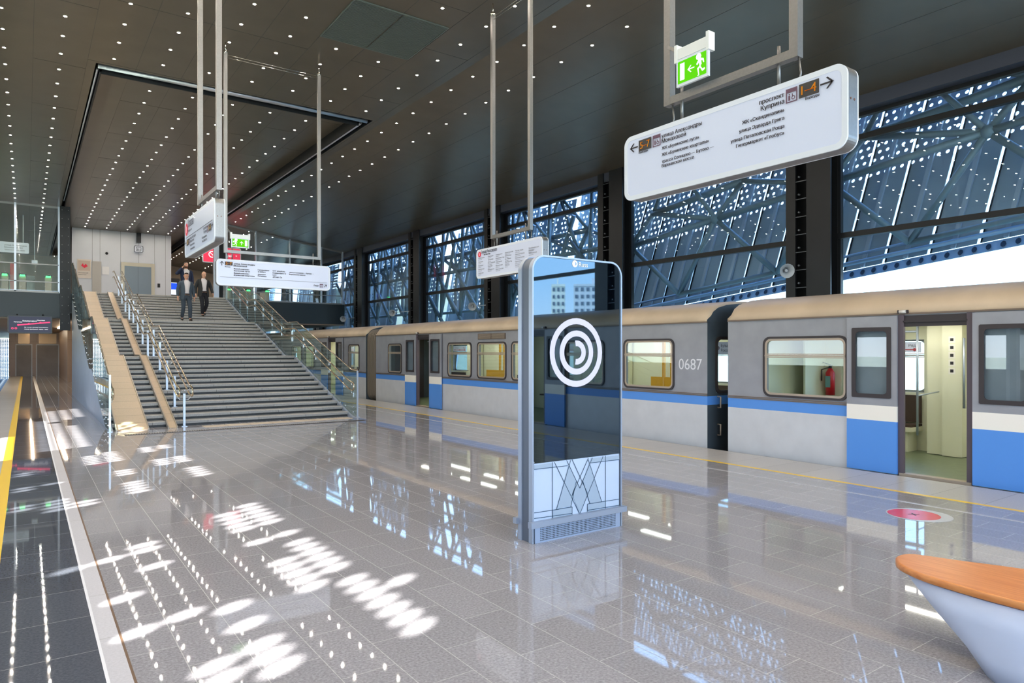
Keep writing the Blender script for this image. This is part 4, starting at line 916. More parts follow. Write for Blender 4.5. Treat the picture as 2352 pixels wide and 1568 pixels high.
wv = t_.nodes.new('ShaderNodeTexNoise'); mp = t_.nodes.new('ShaderNodeMapping'); g_ = t_.nodes.new('ShaderNodeNewGeometry'); cr = t_.nodes.new('ShaderNodeValToRGB')
mp.inputs['Scale'].default_value = (60, 3, 30); wv.inputs['Scale'].default_value = 1; wv.inputs['Detail'].default_value = 6
t_.links.new(g_.outputs['Position'], mp.inputs[0]); t_.links.new(mp.outputs[0], wv.inputs['Vector']); t_.links.new(wv.outputs['Fac'], cr.inputs[0]); t_.links.new(cr.outputs[0], b_.inputs['Base Color'])
cr.color_ramp.elements[0].position = .3; cr.color_ramp.elements[0].color = (*lin((206, 124, 62)), 1); cr.color_ramp.elements[1].position = .7; cr.color_ramp.elements[1].color = (*lin((232, 156, 90)), 1)
b_.inputs['Roughness'].default_value = .3
rg = [[(x, y, z) for x, y in bsc(s_)] for z, s_ in ((.455, .985), (.46, 1.0), (.49, 1.0), (.5, .988))]
MB().loft(rg).build('seat', wood, bt_)
rg = []
for z, k_ in ((0, 1.0), (.12, .78), (.3, .35), (.45, .03)):
    rg.append([(bc[0] + (x - bc[0]) * (.97 - .02 * k_), bc[1] + (y - bc[1]) * (.975 - .44 * k_), z) for x, y in BO])
MB().loft(rg).build('base', mat('pale bench base', (206, 214, 232), .4), bt_)
# ================================================================== HANGING SIGNS
def sign(label, ax, pl, e0, e1, z0, z1, th, px, zbar, ztop, cable=False):
    """ax 'Y': faces the left (-X), runs from far e0 to near e1;  ax 'X': faces the camera (-Y), e0 left, e1 right"""
    if ax == 'Y': P, U, N = Vector((pl, e0, 0)), Vector((0, -1, 0)), Vector((-1, 0, 0))
    else: P, U, N = Vector((e0, pl, 0)), Vector((1, 0, 0)), Vector((0, -1, 0))
    V = Vector((0, 0, 1)); L_ = abs(e1 - e0)
    c = P + U * L_ / 2 - N * th / 2
    t = thing('hanging_sign', label, 'sign', (c.x, c.y, z0), 'white hanging direction signs')
    r = .075
    MB().prism(rrect(P - N * .012, U, V, 0, z0, L_, z1, r, 8), -N * (th - .024)).build('housing', alu, t)
    for q in (P, P - N * (th - .012)): MB().ring(rrect(q, U, V, 0, z0, L_, z1, r, 8), rrect(q, U, V, .035, z0 + .035, L_ - .035, z1 - .035, r * .6, 8), -N * .012).build('rim', white_rim, t)
    for q in (P - N * .003, P - N * (th - .008)): MB().prism(rrect(q, U, V, .03, z0 + .03, L_ - .03, z1 - .03, r * .6, 8), -N * .005).build('face', white_face, t)
    c0_ = P - N * th / 2; W = .06
    for u in px: MB().bar(c0_ + U * u + V * (zbar - W / 2), c0_ + U * u + V * ztop, W, W, up=U).build('post', alu, t)
    MB().bar(c0_ + U * px[0] + V * zbar, c0_ + U * px[1] + V * zbar, W - .004, W - .004).build('crossbar', alu, t)
    for u in (px[0] + .12, px[1] - .12):
        MB().tube([c0_ + U * u + V * (z1 - .01), c0_ + U * u + V * (zbar + .09)], .011, 8).build('rod', alu, t)
    for u in (px[0] + .03, px[1] + .02):
        MB().tube([c0_ + U * u + V * (z1 - .01), c0_ + U * (u + .015) + V * (z1 + .05), c0_ + U * u + V * (zbar - .03)], .006, 6).build('cable', alu, t)
    if cable:
        for dz in (0, .05): MB().tube([c0_ + U * px[0] + V * (ztop - .05 - dz), c0_ + U * px[1] + V * (ztop - .05 - dz)], .005, 5).build('cable', chrome, t)
        for u in px: MB().tube([c0_ + U * u + V * ztop, c0_ + U * u + V * ZC], .008, 6).build('hanger_rod', chrome, t); MB().ball(c0_ + U * u + V * ztop, .045, 8).build('clevis', chrome, t)
    for u in (0, L_):
        for k_ in (.3, .62): MB().cyl(P + U * u - N * th * k_ + V * ((z0 + z1) / 2 + .04), P + U * (u + (.003 if u else -.003)) - N * th * k_ + V * ((z0 + z1) / 2 + .04), .007, 6).build('screw', mat('rusty screw', (120, 80, 60), .6), t)
    return t, P, U, V, N
class Face:
    def __init__(s, ax, pl): s.ax, s.pl = ax, pl; s.U = Vector((0, -1, 0)) if ax == 'Y' else Vector((1, 0, 0)); s.N = Vector((-1, 0, 0)) if ax == 'Y' else Vector((0, -1, 0)); s.V = Vector((0, 0, 1))
    def p(s, x, y, d=.004): return Vector(onX(x, y, s.pl) if s.ax == 'Y' else onY(x, y, s.pl)) + s.N * d
    def t(s, mb, w, x0, y0, x1, y1=None, size=None):
        a, b = s.p(x0, y0), s.p(x1, y1 if y1 is not None else y0); text(mb, w, a, s.U, s.V, size=size, width=abs((b - a).dot(s.U)), bold=.0012)
    def poly(s, mb, pts, d=.003): mb.prism([s.p(*q, d) for q in pts], s.N * .001)
    def rect(s, mb, x0, y0, x1, y1, d=.003):
        """(x0,y0) upper left, (x1,y1) lower right on the photo"""
        a, b = s.p(x0, y0, d), s.p(x1, y1, d); mb.prism([a, a + s.U * (b - a).dot(s.U), b, b - s.U * (b - a).dot(s.U)], s.N * .001)
    def arrow(s, mb, c, d, L_):
        """arrow centred at point c pointing along 2D direction d (u,v)"""
        D = s.U * d[0] + s.V * d[1]; Q = s.U * -d[1] + s.V * d[0]; w_ = L_ * .12
        tip = c + D * L_ / 2
        mb.prism([c - D * L_ / 2 + Q * w_ / 2, tip - D * w_ + Q * w_ / 2, tip - D * w_ - Q * w_ / 2, c - D * L_ / 2 - Q * w_ / 2], s.N * .001)
        for sg in (1, -1): mb.prism([tip, tip - D * .45 * L_ + Q * sg * .42 * L_, tip - D * (.45 * L_ + w_) + Q * sg * (.42 * L_ - w_ * .3), tip - D * w_ * 1.6], s.N * .001)
    def lift(s, m1, c, h, w_):
        """framed lift pictogram: two arrows, a standing figure and a wheelchair"""
        f = lambda u, v: c + s.U * u * w_ + s.V * v * h
        m1.ring([f(-.5, -.5), f(.5, -.5), f(.5, .5), f(-.5, .5)], [f(-.4, -.42), f(.4, -.42), f(.4, .2), f(-.4, .2)], s.N * .001)
        m1.prism([f(-.28, -.35), f(-.12, -.35), f(-.12, .0), f(-.28, .0)], s.N * .001); m1.prism([f(-.25, .04), f(-.15, .04), f(-.15, .12), f(-.25, .12)], s.N * .001)
        m1.ring([f(.15 + .16 * math.cos(R(k_ * 30)), -.2 + .15 * math.sin(R(k_ * 30))) for k_ in range(12)], [f(.15 + .1 * math.cos(R(k_ * 30)), -.2 + .09 * math.sin(R(k_ * 30))) for k_ in range(12)], s.N * .001)
        m1.prism([f(.05, -.12), f(.12, -.12), f(.1, .1), f(.03, .1)], s.N * .001)
# --- big sign, top right
BX = 3.9
t, *_ = sign('large white hanging sign at upper right with exits 5-7 and 1-4', 'Y', BX, 3.929, 2.108, 2.985, 3.49, .125, (.415, 1.455), 3.672, ZC)
f = Face('Y', BX); b_ = lambda x, y: (1400 + x / 3.267, y / 3.267)
mb = MB(); mb.m(0)
for w_, x0, y0, x1, y1 in (('улица Александры', 395, 1036, 693, 940), ('Монаховой', 395, 1076, 575, 1022), ('ЖК «Бунинские луга»', 395, 1126, 673, 1042), ('ЖК «Бунинские кварталы»', 395, 1174, 747, 1072), ('трасса Солнцево — Бутово —', 395, 1224, 784, 1108), ('Варшавское шоссе', 395, 1257, 635, 1188), ('Выходы', 222, 1155, 288, 1137),
                           ('проспект', 1126, 788, 1313, 728), ('Куприна', 1138, 832, 1313, 780), ('ЖК «Скандинавия»', 998, 936, 1313, 838), ('улица Эдварда Грига', 975, 1000, 1313, 898), ('улица Потаповская Роща', 912, 1075, 1313, 956), ('Гипермаркет «Глобус»', 953, 1110, 1313, 1012), ('Выходы', 1473, 752, 1576, 722)):
    f.t(mb, w_, *b_(x0, y0), *b_(x1, y1))
f.arrow(mb, f.p(*b_(186, 1110)), (-1, 0), .085); f.arrow(mb, f.p(*b_(1635, 622)), (1, 0), .085)
mb.build('lettering', ink, t)
for (x0, y0), (x1, y1), w_, tx0, tx1, ty in (((222, 1064), (317, 1104), '5–7', 234, 305, 1108), ((1425, 652), (1575, 682), '1–4', 1446, 1556, 690)):
    m_ = MB(); a, c_ = f.p(*b_(x0, (y0 + y1) / 2 + (x1 - x0) * .12)), f.p(*b_(x1, (y0 + y1) / 2 - (x1 - x0) * .14)); L_ = (c_ - a).dot(f.U); ce_ = (a + c_) / 2; hh = .043
    m_.prism([ce_ - f.U * L_ / 2 - f.V * hh, ce_ + f.U * L_ / 2 - f.V * hh, ce_ + f.U * L_ / 2 + f.V * hh, ce_ - f.U * L_ / 2 + f.V * hh], f.N * .001)
    pl_ = m_.build('exit_plate', dkplate, t)
    m_ = MB(); text(m_, w_, ce_ - f.V * .026 + f.N * .003, f.U, f.V, width=L_ * .74, size=.078, align='c', bold=.001); m_.build('exit_number', yel, pl_)
for x, y, wd in ((356, 1055, 55), (1369, 714, 78)):
    m_ = MB(); c_ = f.p(*b_(x, y)); f.lift(m_, c_, .088, .078); m_.build('lift_pictogram', mauve, t)
    m_ = MB(); m_.prism([c_ + f.U * -.037 + f.V * .02, c_ + f.U * .037 + f.V * .02, c_ + f.U * .037 + f.V * .042, c_ + f.U * -.037 + f.V * .042], f.N * .0008); m_.build('pictogram_band', mauve, t)
# --- sign over the stairs, facing the camera
SY = 13.55
t, *_ = sign('white sign in front of the stairs with a straight-up arrow and lift symbol', 'X', SY, 2.885, 5.075, 3.015, 3.512, .125, (.175, 1.975), 3.665, 7.42, True)
f = Face('X', SY); b_ = lambda x, y: (380 + x / 5.88, 430 + y / 5.88)
mb = MB()
for w_, x0, y0, x1 in (('улица Александры', 920, 1040, 1207), ('Монаховой', 920, 1068, 1100), ('Жилой комплекс', 920, 1107, 1132), ('«Бунинские луга»', 920, 1133, 1140), ('Жилой комплекс', 920, 1166, 1132), ('«Бунинские кварталы»', 920, 1192, 1205), ('Гипермаркет', 1248, 1123, 1403), ('«Глобус»', 1248, 1147, 1352), ('деревня', 1248, 1182, 1350), ('Потапово', 1248, 1206, 1364),
                       ('СНТ «Берёзка-', 1448, 1136, 1620), ('Коммунарка-1»', 1448, 1164, 1628), ('СНТ', 1448, 1193, 1500), ('«Юнит-2»', 1448, 1220, 1575), ('трасса Солнцево — Бутово —', 1670, 1156, 2005), ('Варшавское шоссе', 1670, 1182, 1888), ('Лифт', 2000, 1336, 2072), ('Выходы', 803, 1076, 878)):
    if w_ in ('Гипермаркет', 'СНТ «Берёзка-', 'трасса Солнцево — Бутово —', 'Лифт', 'Выходы'): mb.build('lettering', ink, t); mb = MB()
    f.t(mb, w_, *b_(x0, y0), *b_(x1, y0))
a, c_ = f.p(*b_(735, 1208)), f.p(*b_(2180, 1288)); mb.prism([a, a + f.U * (c_ - a).dot(f.U), a + f.U * (c_ - a).dot(f.U) + f.V * .004, a + f.V * .004], f.N * .001)
f.arrow(mb, f.p(*b_(762, 1025)), (0, 1), .085); f.arrow(mb, f.p(*b_(2160, 1332)), (.707, .707), .075)
mb.build('lettering', ink, t)
m_ = MB(); f.rect(m_, *b_(803, 1002), *b_(907, 1058)); pl_ = m_.build('exit_plate', dkplate, t)
m_ = MB(); text(m_, '5–7', f.p(*b_(855, 1046), .005), f.U, f.V, width=.105, size=.075, align='c', bold=.001); m_.build('exit_number', yel, pl_)
m_ = MB(); f.lift(m_, f.p(*b_(2106, 1330)), .075, .07); m_.build('lift_pictogram', mauve, t)
# --- narrow sign seen edge-on, upper left
t, *_ = sign('white hanging sign seen almost edge-on at left with a red line circle', 'Y', 1.83, 10.56, 8.70, 3.1, 3.632, .125, (.72, 1.80), 3.76, ZC)
f = Face('Y', 1.83); b_ = lambda x, y: (380 + x / 5.88, 430 + y / 5.88)
mb = MB()
for w_, x0, y0, x1, y1, sz in (('Потапово', 306, 548, 384, 492, .15), ('Potapovo', 306, 610, 360, 585, .05), ('улица Александры', 336, 705, 412, 660, .05), ('Монаховой', 336, 750, 388, 722, .05), ('ЖК «Бунинские луга»', 336, 800, 396, 770, .04), ('ЖК «Бунинские кварталы»', 340, 850, 398, 815, .04), ('проспект', 516, 580, 562, 550, .05), ('Куприна', 520, 625, 562, 600, .05), ('ЖК «Скандинавия»', 496, 702, 562, 660, .04), ('улица Эдварда Грига', 500, 745, 562, 708, .04)):
    f.t(mb, w_, *b_(x0, y0), *b_(x1, y1), size=sz)
mb.bar(f.p(*b_(280, 690)), Vector((f.p(*b_(640, 420)).x, f.p(*b_(640, 420)).y, f.p(*b_(280, 690)).z)), .002, .005)
f.arrow(mb, f.p(*b_(281, 755)), (-1, 0), .085); f.arrow(mb, f.p(*b_(636, 508)), (1, 0), .085)
mb.build('lettering', ink, t)
m_ = MB(); c_ = f.p(*b_(289, 574)); m_.prism([c_ + f.U * .085 * math.cos(R(15 * k_)) + f.V * .085 * math.sin(R(15 * k_)) for k_ in range(24)], f.N * .001); rc_ = m_.build('line_circle', red, t)
m_ = MB(); text(m_, '1', c_ - f.V * .045 + f.N * .003, f.U, f.V, size=.13, align='c'); m_.build('line_number', exit_white, rc_)
for x, y, w_ in ((305, 745, '5–7'), (604, 540, '1–4')):
    m_ = MB(); c_ = f.p(*b_(x, y)); m_.prism([c_ + f.U * u - f.V * .043 * v for u, v in ((-.07, 1), (.07, 1), (.07, -1), (-.07, -1))], f.N * .001); pl_ = m_.build('exit_plate', dkplate, t)
    m_ = MB(); text(m_, w_, c_ - f.V * .028 + f.N * .003, f.U, f.V, size=.075, width=.11, align='c'); m_.build('exit_number', yel, pl_)
for x, y in ((326, 730), (574, 562)): m_ = MB(); f.lift(m_, f.p(*b_(x, y)), .086, .075); m_.build('lift_pictogram', mauve, t)
# --- station list sign behind the kiosk
t, *_ = sign('white hanging sign listing the line stations, partly behind the kiosk', 'Y', 6.3, 9.91, 8.07, 3.02, 3.515, .125, (.42, 1.46), 3.69, 7.42, True)
f = Face('Y', 6.3); b_ = lambda x, y: (1080 + x / 8.71, 480 + y / 8.71)
mb = MB()
f.t(mb, 'Бульвар Рокоссовского', *b_(228, 895), *b_(538, 830), size=.075); f.t(mb, 'Bulvar Rokossovskogo', *b_(275, 925), *b_(405, 898), size=.035)
COLS = [(168, 1000, ['Коммунарка', 'Ольховая', 'Прокшино', 'Филатов Луг', 'Саларьево'], 75), (358, 962, ['Румянцево', 'Тропарёво', 'Юго-Западная', 'Проспект', 'Вернадского'], 66), (515, 930, ['Университет', 'Воробьёвы горы', 'Спортивная', 'Фрунзенская', 'Парк культуры'], 72), (700, 890, ['Кропоткинская', 'Библиотека', 'им. Ленина', 'Охотный Ряд', 'Лубянка'], 62), (905, 850, ['Чистые пруды', 'Красные Ворота', 'Комсомольская', 'Красносельская', 'Сокольники'], 72), (1172, 800, ['Преображенская', 'площадь', 'Черкизовская'], 50)]
for x, y, ws, st_ in COLS:
    for i, w_ in enumerate(ws):
        p_ = f.p(*b_(x, y + st_ * i)); text(mb, w_, p_, f.U, f.V, size=.031); text(mb, w_, p_ - f.V * .024, f.U, f.V, size=.018)
mb.build('lettering', ink, t)
m_ = MB(); c_ = f.p(*b_(190, 910)); m_.prism([c_ + f.U * .046 * math.cos(R(15 * k_)) + f.V * .046 * math.sin(R(15 * k_)) for k_ in range(24)], f.N * .001); rc_ = m_.build('line_circle', red, t)
m_ = MB(); text(m_, '1', c_ - f.V * .024 + f.N * .003, f.U, f.V, size=.07, align='c'); m_.build('line_number', exit_white, rc_)
# ================================================================== EXIT SIGNS
def exit_sign(label, ax, pl, c, w_, h_, left, post):
    f = Face(ax, pl); C_ = Vector(c); t = thing('exit_sign', label, 'exit sign', (C_.x, C_.y, C_.z - h_ / 2 - .04))
    g = lambda u, v, d=0: C_ + f.U * u * w_ + f.V * v * h_ + f.N * d
    MB().prism([g(-.56, -.62, -.02), g(.56, -.62, -.02), g(.56, .62, -.02), g(-.56, .62, -.02)], f.N * .02).build('diffuser', white_rim, t)
    MB().prism([g(-.56, .62, -.05), g(.56, .62, -.05), g(.56, 1.1, -.05), g(-.56, 1.1, -.05)], f.N * .055).build('gear_box', mat('white plastic', (232, 234, 232), .4), t)
    for u in (-.56, .56): MB().prism([g(u - .05, .5, -.055), g(u + .05, .5, -.055), g(u + .05, 1.3, -.055), g(u - .05, 1.3, -.055)], f.N * .065).build('end_clip', MATS['white plastic'], t)
    MB().prism([g(-.5, -.5, .001), g(.5, -.5, .001), g(.5, .5, .001), g(-.5, .5, .001)], f.N * .001).build('panel', exit_green, t)
    m_ = MB(); s_ = -1 if left else 1
    dr = -.33 if left else .36
    m_.prism([g(dr - .08, -.38, .004), g(dr + .08, -.38, .004), g(dr + .08, .38, .004), g(dr - .08, .38, .004)], f.N * .001)
    mx = .28 if left else -.3; q = lambda *p: m_.prism([g(mx + s_ * -u * .5, v, .004) for u, v in p], f.N * .001)
    hd = g(mx + s_ * .03, .36, .004); m_.prism([hd + f.U * .028 * math.cos(R(45 * k_)) * w_ / .3 + f.V * .028 * math.sin(R(45 * k_)) * w_ / .3 for k_ in range(8)], f.N * .001)
    q((-.06, .24), (.1, .26), (.14, -.02), (.0, -.08)); q((-.06, .24), (-.22, .06), (-.16, .0), (.0, .14)); q((.1, .26), (.28, .2), (.32, .02), (.26, .02), (.2, .14), (.08, .14))
    q((.0, -.06), (-.16, -.14), (-.08, -.44), (-.16, -.46), (-.02, -.48), (-.06, -.2), (.1, -.08)); q((.06, -.08), (.2, -.24), (.36, -.22), (.36, -.3), (.18, -.34), (.02, -.12))
    f.arrow(m_, g(-.02 if left else .07, -.02, .004), (-1, 0) if left else (0, 1), w_ * .24 if left else h_ * .5)
    m_.build('pictogram', exit_white, t)
    MB().bar(g(-.5 if True else 0, 1.0, -.03), post, .022, .022).build('bracket', alu, t)
f_ = Face('Y', 3.88); c_ = (f_.p(1590, 156)); exit_sign('green exit sign with a left arrow on the large hanging sign frame', 'Y', 3.88, c_, .255, .16, True, Vector((3.94, 3.5, c_.z + .26)))
f_ = Face('X', 13.5); c_ = (f_.p(552, 558)); exit_sign('green exit sign with an up arrow on the frame before the stairs', 'X', 13.5, c_, .29, .145, False, Vector((3.09, 13.6, c_.z + .26)))
# ================================================================== CEILING FITTINGS
vt = thing('ceiling_grille', 'dark rectangular ventilation grille in the ceiling near the top of the picture', 'grille', (5.3, 11.48, ZC - .02))
gm = mat('grille metal', (118, 126, 120), .45, .3)
MB().ring(rrect((0, 0, ZC - .022), (1, 0, 0), (0, 1, 0), 4.41, 10.66, 6.2, 12.3, .01, 1), rrect((0, 0, ZC - .022), (1, 0, 0), (0, 1, 0), 4.43, 10.68, 6.18, 12.28, .01, 1), (0, 0, .02)).build('frame', gm, vt)
for k_ in range(2):
    s_ = MB()
    for j in range(42): s_.box((4.44 + k_ * .88, 10.70 + j * .0375, ZC - .02), (5.29 + k_ * .88, 10.715 + j * .0375, ZC - .006))
    s_.build('louvre', gm, vt)
dl_ring = mat('light trim', (150, 140, 126), .35, .6); dl_lens = emis('warm downlight', (255, 243, 228), 450)
def make_downlight(x, y, z):
    m_ = MB(); a = [Vector((x + 0.024 * math.cos(R(30 * k_)), y + 0.024 * math.sin(R(30 * k_)), z - .008)) for k_ in range(12)]
    m_.m(0).ring([Vector((x + .038 * math.cos(R(30 * k_)), y + .038 * math.sin(R(30 * k_)), z - .012)) for k_ in range(12)], a, (0, 0, .012))
    m_.m(1).add(a, [tuple(range(12))], False)
    return m_.mesh('downlight', [dl_ring, dl_lens], (x, y, z))
dme = make_downlight(0, 0, 0); nd = [0]
def downlight(x, y, z, label, group):
    o = bpy.data.objects.new('downlight', dme); COL.objects.link(o); o.location = (x, y, z); tag(o, label, 'ceiling light', group); nd[0] += 1
def on_slope(X, Y):
    if X <= XF: return X, Y, ZC
    t_ = (ZC - EYE + SL * XF) / (ZC - EYE + SL * X); return X * t_, Y * t_, zc(X * t_)
COLS_ = [(-.345, 14.43, 32.6, .932), (.552, 14.15, 32.6, .917), (1.427, 12.12, 15.9, .885), (2.27, 11.06, 15.9, .873), (3.117, 10.95, 15.9, .869), (3.974, 10.9, 15.9, .873), (4.857, 12.658, 15.9, .872), (5.768, 12.741, 15.9, .88), (5.75, 10.112, 10.5, .9), (6.71, 8.46, 15.9, .884), (7.71, 7.7, 32.4, .913), (8.77, 8.77, 32.4, .922)]
for x, a, b, s_ in COLS_:
    y = a
    while y < b:
        X, Y, Z = on_slope(x, y)
        left = x < 1
        downlight(X, Y, Z, 'small round downlight in the flat ceiling left of the raised bay' if left else ('small round downlight in the sloping ceiling right of the raised bay' if x > XF else 'small round downlight in the ceiling in front of the raised bay'), 'downlights left of the raised bay' if left else ('downlights right of the raised bay' if x > XF else 'downlights in front of the raised bay'))
        y += s_
for x, a in ((2.354, 17.91), (3.248, 17.77), (4.148, 17.72), (5.065, 17.76), (6.015, 17.84)):
    y = a
    while y < 39.6: downlight(x, y, RZ, 'small round downlight inside the raised ceiling bay', 'downlights inside the raised bay'); y += .931
for x in (-.36, .55, 7.5, 8.6, 9.7):
    for k_ in range(7 if x < 1 else 17): downlight(x, 33.6 + k_ * .95, zc(x), 'small round downlight over the gallery behind the glass screens', 'downlights over the gallery')
om = MB()
for x, a, b, s_ in COLS_:
    if x == 5.768: continue
    y = (11.0 if x == 5.75 else a) - s_ * (1 if x != 5.75 else 1)
    while y > -13:
        if not (4.4 < x < 6.2 and 10.5 < y < 12.4) and not (x == 5.75 and 10 < y):
            X, Y, Z = on_slope(x, y); c = [Vector((X + 0.024 * math.cos(R(30 * k_)), Y + 0.024 * math.sin(R(30 * k_)), Z - .008)) for k_ in range(12)]
            om.m(0).ring([Vector((X + .038 * math.cos(R(30 * k_)), Y + .038 * math.sin(R(30 * k_)), Z - .012)) for k_ in range(12)], c, (0, 0, .012)); om.m(1).add(c, [tuple(range(12))], False)
        y -= s_
for x in (-1.25, -2.15, -3.05, -3.95):
    y = -12.0
    while y < 32:
        c = [Vector((x + 0.024 * math.cos(R(30 * k_)), y + 0.024 * math.sin(R(30 * k_)), ZC - .008)) for k_ in range(12)]
        om.m(0).ring([Vector((x + .038 * math.cos(R(30 * k_)), y + .038 * math.sin(R(30 * k_)), ZC - .012)) for k_ in range(12)], c, (0, 0, .012)); om.m(1).add(c, [tuple(range(12))], False)
        y += .925
om = om.build('downlights', [dl_ring, dl_lens]); tag(om, 'remaining small round downlights of the ceiling grid around and behind the viewer', 'ceiling light', 'downlights around the viewer'); om['kind'] = 'stuff'
# ================================================================== HORN SPEAKERS
sp_m = mat('grey horn plastic', (176, 182, 188), .45)
def horn(px, py, X, label):
    p = Vector(onX(px, py, X)); t = thing('horn_speaker', label, 'loudspeaker', p)
    d = Vector((-.62, -.72, -.22)).normalized()
    MB().tube([p + d * .16, p + d * .155, p + d * .1, p + d * .03, p - d * .03], [.15, .14, .085, .055, .045], 18, cap=False).build('horn', sp_m, t)
    MB().tube([p + d * .1, p - d * .03], [.03, .03], 10).build('phase_plug', sp_m, t)
    MB().tube([p - d * .03, p - d * .14, p - d * .16], [.062, .062, .03], 14).build('driver', sp_m, t)
    q = Vector((13.17, min((y + .89 for y in COLY), key=lambda v: abs(v - p.y)), p.z)); MB().tube([p - d * .1, p - d * .1 + Vector((.05, 0, -.02)), q], .014, 6).build('bracket', sp_m, t)
horn(1803, 620, 12.98, 'grey horn loudspeaker on the column left of the nearest big window')
horn(1086, 702, 12.98, 'grey horn loudspeaker left of the kiosk, on the third visible column')
horn(903, 717, 12.98, 'grey horn loudspeaker on the column above the far train car')
horn(790, 731, 12.98, 'grey horn loudspeaker with a loose cable at the right end of the gallery')
# ================================================================== FLOOR STICKER
fs = thing('floor_sticker', 'round red floor sticker near the open train door', 'sticker', (7.92, 3.54, 0))
MB().prism([(7.92 + .32 * math.cos(R(10 * k_)) + .03, 3.50 + .32 * math.sin(R(10 * k_)), .001) for k_ in range(36)], (0, 0, .001)).build('backing', mat('sticker pale', (196, 200, 206), .3), fs)
MB().prism([(7.92 + .255 * math.cos(R(10 * k_)), 3.54 + .255 * math.sin(R(10 * k_)), .002) for k_ in range(36)], (0, 0, .001)).build('disc', mat('sticker red', (222, 40, 70), .25), fs)
MB().bar((7.88, 3.5, .004), (7.96, 3.58, .004), .012, .001).bar((7.88, 3.58, .004), (7.96, 3.5, .004), .012, .001).build('cross_mark', ink, fs)
# ================================================================== OUTSIDE THE RIGHT WINDOWS
pan_m = mat('blue grey facade sheet', (180, 194, 204), .4, .1); pan_b = mat('facade rib', (202, 210, 216), .4, .1); tube_m = mat('truss tube paint', (134, 152, 160), .4, .1)
def zb_(Y): return 3.58 + .108 * (8.155 - Y)
XFc = 15.0; LN = Vector((.2, -.16, 1))
SU = Vector((0, -1, .108))
NP = 20
for k_ in range(NP):
    Yk = 17.2 - .9 * k_; zb = zb_(Yk); t = thing('facade_cladding', '', 'facade cladding', (XFc, Yk - .4, zb), 'leaning facade panels outside the right-hand windows')
    t['label'] = 'leaning blue grey facade cladding outside the right windows, %s from the far end' % ORD[k_]
    P = Vector((XFc, Yk, zb)); W_ = .845; c = [P, P + SU * W_, P + SU * W_ + LN * 2.05, P + LN * 2.05]
    MB().prism(c, (.03, 0, 0)).build('lower_sheet', pan_m, t)
    if k_ == 0: hm = None
    m_ = perf(MB(), P + LN * 2.05, SU, LN, 5, 16, .169, .038, stag=.22); m_.build('perforated_sheet', pan_m, t)
    MB().bar(P + SU * .45 + Vector((-.05, 0, 0)) + LN * .0, P + SU * .45 + Vector((-.05, 0, 0)) + LN * 4.3, .08, .06, up=(1, 0, 0)).build('rib', pan_b, t)
    e_ = MB(); e_.bar(P + Vector((-.03, -.03, 0)), P + Vector((-.03, -.03, 0)) + LN * 4.3, .015, .05, up=(1, 0, 0)); e_.build('edge_fin', black_metal, t)
fb = thing('facade_edge_beam', 'pale blue perforated edge beam along the rising bottom of the right facade', 'beam', (14.9, 8, 3.3))
P = Vector((14.86, 17.2, zb_(17.2) - .22)); bl_m = mat('edge beam blue', (176, 200, 226), .4, .3)
MB().prism([P, P + SU * 18, P + SU * 18 + Vector((.12, 0, .2)), P + Vector((.12, 0, .2))], (.03, 0, .0)).build('flange', bl_m, fb)
hb = MB()
for k_ in range(75):
    q = P + SU * (.12 + .24 * k_) + Vector((.045, 0, .1)); hb.prism([q + Vector((.036 * math.sin(R(45 * j)), .045 * math.cos(R(45 * j)), .06 * math.sin(R(45 * j)))) for j in range(8)], (-.008, 0, 0.002))
hb.build('slots', mat('slot dark', (34, 50, 74), .6), fb)
MB().tube([P + Vector((-.08, 0, .32)), P + SU * 18 + Vector((-.08, 0, .32))], .05, 8).build('edge_tube', bl_m, fb)
MB().tube([P + Vector((-.05, 0, .5)), P + SU * 18 + Vector((-.05, 0, .5))], .03, 8).build('edge_tube', bl_m, fb)
for k_ in range(20):
    Yk = 60.6 - 2.2 * k_; t = thing('facade_screen', '', 'facade panel', (15.3, Yk - 1, 2.2), 'perforated facade screens outside the far right windows')
    t['label'] = 'perforated facade screen outside the far right windows, %s from the far end' % ORD[k_]
    rr = random.Random(k_); top = 20 + rr.randint(-3, 3); miss = {(rr.randint(0, 9), rr.randint(6, 24)) for _ in range(6)}
    P = Vector((15.3 + .45 * (k_ % 2), Yk, 2.0)); L2 = Vector((.12, -.10 + .05 * (k_ % 3), 1))
    MB().prism([P, P + Vector((0, -2.1, 0)), P + Vector((0, -2.1, 0)) + L2 * 1.5, P + L2 * 1.5], (.03, 0, 0)).build('lower_sheet', pan_m, t)
    perf(MB(), P + L2 * 1.5, (0, -1, 0), L2, 12, int(top * 1.17), .175, .043, lambda i, j: (i + (j // 6)) % 5 != 4, .2).build('perforated_sheet', pan_m, t)
    for q in (.0, 1.05): MB().bar(P + Vector((-.06, -q, 0)) - L2 * 3.25, P + Vector((-.06, -q, 0)) + L2 * (1.5 + top * .205), .09, .06, up=(1, 0, 0)).build('rib', pan_b, t)
